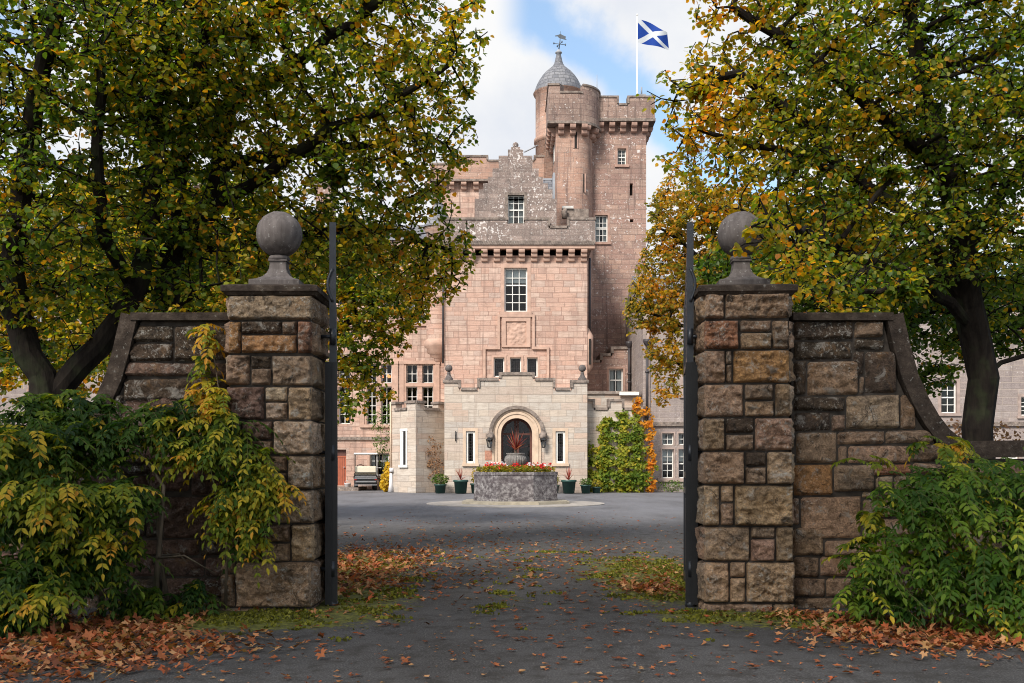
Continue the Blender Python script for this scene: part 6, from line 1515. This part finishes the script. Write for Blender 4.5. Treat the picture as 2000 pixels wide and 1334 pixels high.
# unseen tree added beside the camera so that its canopy shades the gateway
stat(tree('unseen tree added so that its high canopy shades the gateway', .25,
  [[np.array([-7.5, -1.0, 1.0]), np.array([-7.4, -1.0, 3.5]), np.array([-6.0, -.2, 6.2]), np.array([-3.6, .8, 8.0]), np.array([-1.0, 1.2, 8.8])], [np.array([-6.0, -.2, 6.2]), np.array([-7.6, .3, 7.4]), np.array([-9.0, .5, 8.2])]],
  [(-8.6, .3, 8.2, 2.8, 3.0, 1.3), (-5.0, .8, 8.5, 3.0, 3.0, 1.3), (-1.4, 1.2, 8.9, 3.0, 2.8, 1.2), (1.8, 1.4, 8.9, 2.6, 2.4, 1.0)],
  9.5, 5, (.19, .28), PAL_LIME, shift=0, ph=.2, dk=.7, step=.4, di=4.0))

# ------------------------------------------------------------------ wisteria and other climbers
def fronds(blobs, n, L=(.23, .40), nl=13, ll=(.050, .098), stops=PAL_WIS, shift=0.0, ph=0.0, face=(0, -1, .25), drop=.75, shell=.45):
    vols = np.array([b[3] * b[5] for b in blobs]); pick = RNG.choice(len(blobs), n, p=vols / vols.sum()); B = np.array(blobs)
    q = runit(n); flip = q @ np.array([0, -1, .3]) < -.25; q[flip] *= -1
    q *= RNG.uniform(shell, 1.0, (n, 1)); C = B[pick, :3] + q * B[pick, 3:6]
    C = C[C[:, 2] > .06]; q = q[:len(C)]; n = len(C)
    outv = q * .8 + np.array(face) * .5; az = RNG.normal(0, .75, (n, 3)); d0 = outv + az; d0[:, 2] = np.abs(d0[:, 2]) * .3 + .05; d0 /= np.linalg.norm(d0, axis=1, keepdims=True)
    Ls = RNG.uniform(*L, n); ps, ds, ns, szs, ts = [], [], [], [], []
    ct = .42 + shift + .26 * clumpn(C, 4.5, ph) + RNG.normal(0, .15, n)
    yel = RNG.uniform(0, 1, n) < .04; ct[yel] = RNG.uniform(.75, .95, yel.sum())
    dn = drop * RNG.uniform(.5, 1.3, n)
    pv = None; K = (nl - 1) // 2; rach = []
    for k in range(K + 1):
        f = (k + .6) / (K + .8)
        pos = C + d0 * (Ls * (f - .35))[:, None] + np.array([0, 0, -1.0]) * (Ls * dn * (f * f))[:, None]
        tan = d0 + np.array([0, 0, -1.0]) * (2 * dn * f)[:, None]; tan /= np.linalg.norm(tan, axis=1, keepdims=True)
        sd_ = np.cross(tan, [0, 0, 1.0]); sd_ /= np.maximum(1e-6, np.linalg.norm(sd_, axis=1, keepdims=True)); up = np.cross(sd_, tan)
        lsz = RNG.uniform(*ll, n) * (1 - .35 * abs(f - .45))
        sides = (-1, 1) if k < K else (0,)
        for s_ in sides:
            dd = tan * (.75 if s_ else 1) + sd_ * (s_ * .9) + np.array([0, 0, -.28]) + RNG.normal(0, .10, (n, 3)); ps.append(pos); ds.append(dd); ns.append(up + RNG.normal(0, .18, (n, 3))); szs.append(lsz); ts.append(ct + RNG.normal(0, .05, n) + (.06 if f > .7 else 0))
        rach.append(pos)
    ps, ds, ns, szs, ts = map(np.concatenate, (ps, ds, ns, szs, ts)); col = pal(ts, stops) * RNG.uniform(.85, 1.15, (len(ts), 1))
    V, F_, T = leaves(ps, ds, ns, szs, col, 'lance')
    # rachis as a thin ribbon
    Rr = np.stack(rach, 1); wv_ = np.array([.0022, 0, .0022]); m = Rr.shape[1]
    V2 = np.concatenate([Rr + wv_, Rr - wv_], 2).reshape(-1, 3); idx = (np.arange(n) * m * 2)[:, None] + (np.arange(m - 1) * 2)[None]
    F2 = np.stack([idx, idx + 1, idx + 3, idx + 2], -1).reshape(-1, 4) + len(V)
    return np.concatenate([V, V2]), np.concatenate([F_, F2]), np.concatenate([T, np.tile(np.array([[.09, .10, .03]]), (len(V2), 1))])
def shrub(name, base, label, cat, fol, stems, mt='waxleaf'):
    t = thing(name, base, label, cat); np_mesh('foliage', *merge(fol), M[mt], t); g = MB()
    for pts, r0 in stems: g.tube([P(*p) for p in pts], [r0 * (1 - .7 * i / (len(pts) - 1)) for i in range(len(pts))], 6)
    obj('stem', g, M['stem'], t); return t
b1 = lambda l: [pxb(*a) for a in l]
shrub('wisteria', (-4.0, 8.4, 0), 'large dark green wisteria shrub heaped against the wall at left', 'shrub',
  [fronds(b1([(60, 880, 8.35, 120, 75, .4), (190, 860, 8.6, 110, 60, .3), (30, 1010, 8.15, 110, 75, .4), (150, 985, 8.3, 95, 60, .35), (245, 985, 8.45, 60, 70, .28), (70, 1120, 8.0, 110, 70, .4), (200, 1090, 8.3, 90, 60, .3), (330, 800, 8.9, 60, 35, .15), (380, 1160, 8.7, 50, 32, .15), (20, 1190, 7.85, 110, 55, .35), (270, 1165, 8.55, 60, 32, .2), (120, 800, 8.8, 150, 50, .3)]), 1250, shift=-.14, ph=.6, shell=.3),
   fronds(b1([(70, 965, 7.85, 110, 40, .2), (60, 1160, 7.65, 90, 30, .15), (225, 960, 8.1, 70, 30, .15), (160, 1040, 8.0, 90, 30, .15), (20, 850, 8.0, 80, 30, .2)]), 150, shift=.18, ph=2.6)],
  [([(300, 1200, 8.7), (310, 1080, 8.65), (320, 950, 8.6), (250, 850, 8.6)], .03), ([(200, 1210, 8.6), (190, 1050, 8.5), (120, 900, 8.4)], .03), ([(90, 1220, 8.4), (60, 1050, 8.2), (20, 900, 8.2)], .028), ([(310, 1090, 8.6), (360, 1085, 8.5), (420, 1120, 8.6)], .012)])
shrub('wisteria', (-2.75, 8.85, 0), 'yellowing wisteria climbing over the wing wall and onto the left pier', 'climber',
  [fronds(b1([(420, 850, 8.85, 120, 60, .16), (500, 920, 8.8, 50, 50, .14), (470, 980, 8.8, 75, 80, .16), (545, 950, 8.78, 25, 40, .08), (320, 830, 8.8, 70, 40, .14), (395, 880, 8.75, 80, 40, .14), (420, 790, 8.95, 45, 40, .12), (490, 1050, 8.82, 40, 50, .12)]), 420, shift=.18, ph=4.0, shell=.2),
   fronds(b1([(405, 650, 9.12, 26, 30, .07), (400, 700, 9.12, 30, 30, .07), (420, 745, 9.08, 32, 30, .08), (400, 770, 9.0, 36, 25, .1)]), 44, L=(.18, .28), shift=.28, ph=1.0, shell=.1)],
  [([(330, 1190, 8.95), (312, 1080, 8.9), (305, 980, 8.85), (285, 925, 8.85)], .022), ([(300, 960, 8.86), (330, 930, 8.8), (420, 880, 8.85)], .016), ([(420, 880, 8.85), (430, 780, 9.0), (410, 640, 9.15)], .010), ([(440, 1190, 8.95), (445, 1060, 8.9), (440, 880, 8.86)], .016), ([(310, 1085, 8.85), (350, 1082, 8.75), (365, 1100, 8.75)], .010)])
shrub('wisteria', (4.0, 8.3, 0), 'bright green wisteria shrub spilling in front of the right wing wall', 'shrub',
  [fronds(b1([(1900, 1040, 8.2, 190, 150, .6), (1770, 1110, 8.2, 105, 95, .4), (1960, 1150, 7.9, 150, 90, .5), (1810, 960, 8.5, 100, 55, .28), (1900, 920, 8.6, 130, 40, .3), (1690, 1150, 8.4, 50, 45, .22), (2060, 1000, 8.2, 120, 150, .6)]), 950, shift=-.04, ph=5.5, stops=[(0, (.018, .048, .008)), (.4, (.052, .105, .010)), (.65, (.14, .20, .018)), (.85, (.36, .33, .03)), (1, (.50, .28, .03))]),
   fronds(b1([(1690, 890, 9.0, 50, 12, .05), (1840, 865, 8.9, 60, 20, .1), (1700, 1010, 8.7, 35, 20, .1), (1740, 985, 8.6, 40, 25, .1), (1680, 1080, 8.6, 40, 40, .1)]), 70, shift=.10, ph=3.0, L=(.18, .26))],
  [([(1900, 1230, 8.4), (1890, 1100, 8.3), (1850, 980, 8.4)], .03), ([(1960, 1230, 8.2), (1970, 1080, 8.2), (1990, 950, 8.3)], .028), ([(1800, 1215, 8.5), (1780, 1120, 8.4), (1740, 1020, 8.5)], .02)])

def creeper(name, base, label, cells, n, size, stops, y, dy=.18, ph=0.0, kind='ivy', mt='waxleaf', cat='climber', drop=-.5, stemc=3):
    """leaves over a wall face: cells are ellipses (px,py,rx,ry,thickness)"""
    t = thing(name, base, label, cat); C = np.array(cells, float); ar = C[:, 2] * C[:, 3]; pick = RNG.choice(len(C), n, p=ar / ar.sum())
    a = RNG.uniform(0, 2 * math.pi, n); r_ = np.sqrt(RNG.uniform(0, 1, n)); e = 1 + .18 * np.sin(a * 5 + ph) + .12 * np.sin(a * 9 + 2 * ph)
    px_ = C[pick, 0] + C[pick, 2] * r_ * np.cos(a) * e; py_ = C[pick, 1] + C[pick, 3] * r_ * np.sin(a) * e; th = C[pick, 4] * (1 - r_ ** 3)
    Y_ = y - .03 - RNG.uniform(.15, 1, n) * (th + .04); Pp = np.stack([(px_ - 1000) / F * Y_, Y_, CH + (HY - py_) / F * Y_], 1)
    ok = Pp[:, 2] > .02; ok &= clumpn(Pp, 4.5, ph) > -.40; Pp = Pp[ok]; n = len(Pp)
    nr = runit(n) * .55 + np.array([0, -1.0, .55]); dv = runit(n) + np.array([0, -.3, drop])
    V, F_, T = leaves(Pp, dv, nr, RNG.uniform(*size, n), pal(.45 + .28 * clumpn(Pp, 2.8, ph) + RNG.normal(0, .17, n), stops) * RNG.uniform(.8, 1.2, (n, 1)), kind)
    np_mesh('foliage', V, F_, T, M[mt], t); g = MB()
    for k in range(stemc):
        c = C[k % len(C)]; xx = c[0] + random.uniform(-.4, .4) * c[2]
        g.tube([P(xx, 964, y - .05), P(xx + random.uniform(-6, 6), (c[1] + 964) / 2, y - .05), P(c[0], c[1], y - .05)], [.03, .022, .012], 6)
    obj('stem', g, M['stem'], t); return t
IVY = [(0, (.04, .08, .010)), (.4, (.13, .18, .02)), (.7, (.27, .26, .03)), (1, (.44, .32, .03))]
creeper('ivy', (X(1205, YW), YW - .2, 0), 'thick green creeper covering the low wall right of the porch', [(1188, 850, 22, 34, .25), (1232, 845, 26, 38, .3), (1175, 900, 30, 44, .3), (1238, 880, 28, 45, .3), (1210, 915, 58, 50, .4), (1170, 940, 26, 25, .4), (1240, 935, 34, 30, .5), (1215, 815, 14, 14, .12), (1190, 830, 14, 18, .15)], 5600, (.10, .17), IVY, YW, ph=1.2)
creeper('autumn_creeper', (X(1258, YW), YW - .1, 0), 'orange autumn creeper running up the corner beside the green creeper', [(1250, 795, 14, 12, .15), (1262, 815, 13, 16, .15), (1268, 845, 10, 22, .15), (1270, 895, 9, 30, .15), (1270, 945, 11, 16, .25), (1243, 783, 8, 6, .1)], 800, (.10, .16), [(0, (.30, .16, .02)), (.5, (.52, .24, .02)), (1, (.55, .14, .03))], YW, ph=2.2)
creeper('dry_climber', (X(840, 47.9), 47.7, 0), 'dry brown climber clinging to the canted bay beside the porch', [(838, 880, 26, 26, .15), (850, 915, 18, 18, .08), (825, 905, 18, 22, .06)], 900, (.07, .13), [(0, (.12, .065, .04)), (.6, (.26, .14, .075)), (1, (.34, .22, .12))], 47.75, ph=3.1, kind='lance', mt='deadleaf')
creeper('rose_climber', (X(745, 53), 52.9, 0), 'straggling green rose against the wall above the golf cart', [(742, 822, 24, 16, .4), (745, 860, 16, 26, .3), (752, 900, 12, 26, .3), (756, 800, 12, 12, .2)], 620, (.09, .15), GRN + [], 52.9, ph=4.1, kind='lance')
creeper('yellow_shrub', (X(754, 49), 49.0, 0), 'narrow bright yellow shrub beside the white drainpipe', [(756, 928, 8, 12, .3), (752, 945, 9, 16, .3), (758, 912, 6, 8, .2)], 420, (.09, .15), [(0, (.28, .20, .02)), (1, (.62, .40, .03))], 48.9, ph=5.1)
bushy('shrub', P(1313, 960, 48.0), .7, .55, 300, 'small low plants under the right mullioned window', 'shrub', GRN, seedph=1)
bushy('hedge_shrub', P(1890, 900, 22), 1.2, .9, 700, 'reddish brown shrub beyond the low wall by the dark trunk', 'shrub', [(0, (.10, .05, .03)), (1, (.26, .13, .07))], seedph=2)

# ------------------------------------------------------------------ moss tufts on the verges
mp = np.stack([RNG.uniform(-3.6, 3.4, 90000), RNG.uniform(6.8, 15.5, 90000)], 1)
keep = np.array([moss_amount(x, y) + .9 * (mnoise.fractal(Vector((x * 2.3, y * 2.3, 5)), .8, 2.0, 4)) > .62 + random.random() * .25 and not (abs(abs(x) - 2.1) < .42 and 9.0 < y < 9.7) for x, y in mp])
mp = mp[keep][:16000]; n = len(mp); mz = np.array([.006 * fbm(x * .9, y * .9, 1.0) + .02 * min(1, max(0, moss_amount(x, y))) for x, y in mp])
Pp = np.stack([mp[:, 0], mp[:, 1], mz - .004], 1); dv = runit(n) * .8 + np.array([0, 0, .8]); dv[:, 2] = np.abs(dv[:, 2])
V, F_, T = leaves(Pp, dv, runit(n) + np.array([0, -.4, .6]), RNG.uniform(.015, .04, n), pal(RNG.uniform(0, 1, n), [(0, (.045, .045, .010)), (.6, (.14, .14, .02)), (1, (.27, .25, .045))]), 'lime')
tag(np_mesh('moss', V, F_, T, M['waxleaf']), 'yellow-green moss creeping over the edges of the drive', 'moss', kind='stuff')

# ------------------------------------------------------------------ fallen leaves
def fallen_template(seed, k=5):
    """a curled, lobed leaf"""
    rg = np.random.default_rng(seed); V = [(0, 0, .0)]; n = 2 * k + 1
    for i in range(n):
        a = math.pi * (-.80 + 1.60 * i / (n - 1)); r_ = (.58 if i % 2 else .32) * (1.0 - .18 * abs(a) / math.pi) * rg.uniform(.85, 1.15)
        V.append((r_ * math.cos(a), r_ * math.sin(a), rg.uniform(-.03, .16) * (r_ / .5) + .10 * abs(math.sin(a * 1.5))))
    F_ = [(0, i, i + 1) for i in range(1, n)]
    return np.array(V), np.array(F_)
TPL = [fallen_template(0), fallen_template(1), fallen_template(2, 4), fallen_template(3, 3), fallen_template(4, 2), fallen_template(5, 3)]
for k_ in (3, 4, 5): TPL[k_][0][:, 1] *= (.62, .5, .8)[k_ - 3]; TPL[k_][0][:, 2] += .5 * TPL[k_][0][:, 1] ** 2
DEAD = np.array([(.25, .075, .028), (.34, .11, .042), (.15, .05, .024), (.40, .17, .072), (.46, .24, .11), (.10, .04, .022), (.38, .095, .035), (.30, .16, .06)])
def ground_z(x, y): return .006 * fbm(x * .9, y * .9, 1.0) + (.02 * min(1, max(0, moss_amount(x, y))) if abs(x) < 4 and 6 < y < 20 else 0)
def scatter(spots, smin, smax, name, label, heap=0.0):
    V, F_, T = [], [], []; o_ = 0
    for (x, y) in spots:
        tv, tf = TPL[RNG.integers(6)]; s = RNG.uniform(smin, smax); a = RNG.uniform(0, 2 * math.pi); c, sn = math.cos(a), math.sin(a)
        tilt = RNG.normal(0, .15 + .22 * (heap > 0), 2); q = tv * s * np.array([1, 1, .75])
        xx, yy_ = q[:, 0] * c - q[:, 1] * sn, q[:, 0] * sn + q[:, 1] * c; zz_ = q[:, 2] + xx * tilt[0] + yy_ * tilt[1]
        zz_ = zz_ - zz_.min() + ground_z(x, y) + .003 + (RNG.uniform(0, heap) if heap else 0)
        V.append(np.stack([xx + x, yy_ + y, zz_], 1)); F_.append(tf + o_); o_ += len(tv)
        T.append(np.repeat((DEAD[RNG.integers(len(DEAD))] * RNG.uniform(.75, 1.25))[None], len(tv), 0))
    o = np_mesh(name, np.concatenate(V), np.concatenate(F_), np.concatenate(T), M['deadleaf']); tag(o, label, 'leaves', kind='stuff'); return o
def gauss_spots(n, cx_, cy_, sx, sy):
    return [(x, y) for x, y in zip(RNG.normal(cx_, sx, n), RNG.normal(cy_, sy, n))]
def ok_spot(x, y): return not (abs(abs(x) - 2.1) < .50 and 8.92 < y < 9.75) and not (y > 9.15 and y < 9.85 and abs(x) > 2.4) and y > 4.5
sp = gauss_spots(2400, -2.85, 6.9, .85, .55) + gauss_spots(500, -2.3, 7.9, .6, .3) + gauss_spots(900, -3.6, 8.0, .8, .4)
scatter([p for p in sp if ok_spot(*p) and (p[0] < -1.75 - max(0, 7.3 - p[1]) * .75 + RNG.normal(0, .30)) and (p[0] < -2.5 or p[1] < 7.6 + RNG.normal(0, .2))], .05, .088, 'leaf_drift', 'deep drift of russet fallen leaves along the left verge', .014)
sp = gauss_spots(2200, 3.4, 7.6, .75, .35) + gauss_spots(500, 2.9, 8.45, .6, .22) + gauss_spots(300, 2.2, 8.7, .4, .15)
scatter([p for p in sp if ok_spot(*p) and p[0] > 2.25 + max(0, p[1] - 8.0) * .2 + RNG.normal(0, .22)], .045, .08, 'leaf_drift', 'drift of rusty fallen leaves below the bright green wisteria', .014)
sp = gauss_spots(1300, -2.05, 13.0, .6, 1.6) + gauss_spots(500, -1.75, 11.2, .35, .8) + gauss_spots(260, -1.3, 13.5, .8, 2.4)
scatter([p for p in sp if ok_spot(*p)], .055, .095, 'leaf_drift', 'red-brown leaves piled inside the gate by the left gate leaf', .012)
sp = gauss_spots(220, 1.35, 10.4, .16, .25) + gauss_spots(160, 1.75, 11, .25, 1.0)
scatter([p for p in sp if ok_spot(*p)], .05, .08, 'leaf_drift', 'small heap of dry leaves inside the gate by the right gate leaf', .03)
sp = [(x, y) for x, y in zip(RNG.uniform(-3.2, 3.2, 900), 6.6 + RNG.gamma(2.0, 4.0, 900)) if y < 29] + [(x, y) for x, y in zip(RNG.normal(.9, .8, 260), RNG.normal(12.5, 2.2, 260))]
sp += [(x, y) for x, y in zip(RNG.uniform(-6, 6, 250), RNG.uniform(14, 26, 250))]
sp += [(x, y) for x, y in zip(RNG.uniform(-2.3, 2.3, 700), 9.4 + RNG.gamma(1.6, 3.0, 700)) if y < 24]
far_sp = [p for p in sp if ok_spot(*p) and p[1] > 9.6]
scatter(far_sp, .05, .09, 'leaf_litter', 'scattered brown leaves on the drive beyond the gateway')
near_bits = [(x, y) for x, y in zip(RNG.uniform(-2.6, 2.8, 1500), RNG.uniform(5.6, 9.7, 1500)) if ok_spot(x, y) and fbm(x * 1.3, y * 1.3, 4) + RNG.normal(0, .3) > .1][:620]
scatter(near_bits, .018, .042, 'leaf_litter', 'small leaf fragments strewn over the tarmac before the gate')
# the loose leaves nearest the camera, one by one
near_sp = [(x, y) for x, y in zip(RNG.uniform(-2.0, 2.3, 900), RNG.uniform(5.6, 9.6, 900)) if ok_spot(x, y) and abs(x) < y * .42 and (fbm(x * 1.1, y * 1.1, 9) + .35 + RNG.normal(0, .3)) > .2][:290]
protos = []
for k in range(6):
    tv, tf = TPL[k]
    me = bpy.data.meshes.new('fallen_leaf'); me.from_pydata([tuple(v) for v in tv], [], [tuple(int(i) for i in f) for f in tf])
    protos.append(me)
for k, me in enumerate(protos):
    ca = me.color_attributes.new('tint', 'FLOAT_COLOR', 'POINT'); c = DEAD[[0, 1, 2, 3, 4, 6][k]]
    ca.data.foreach_set('color', np.tile(np.append(c, 1.0), len(me.vertices)).astype(np.float32)); me.materials.append(M['deadleaf'])
for i, (x, y) in enumerate(near_sp):
    o = bpy.data.objects.new('fallen_leaf', protos[i % 6]); COL.objects.link(o)
    s = RNG.uniform(.05, .088); o.scale = (s, s * RNG.uniform(.75, 1.1), s * RNG.uniform(.5, 1.1)); o.rotation_euler = (RNG.normal(0, .10), RNG.normal(0, .10), RNG.uniform(0, 6.28)); o.location = (x, y, ground_z(x, y) + .012)
    tag(o, 'curled russet leaf lying loose on the tarmac in front of the gate', 'fallen leaf', 'loose leaves on the tarmac')
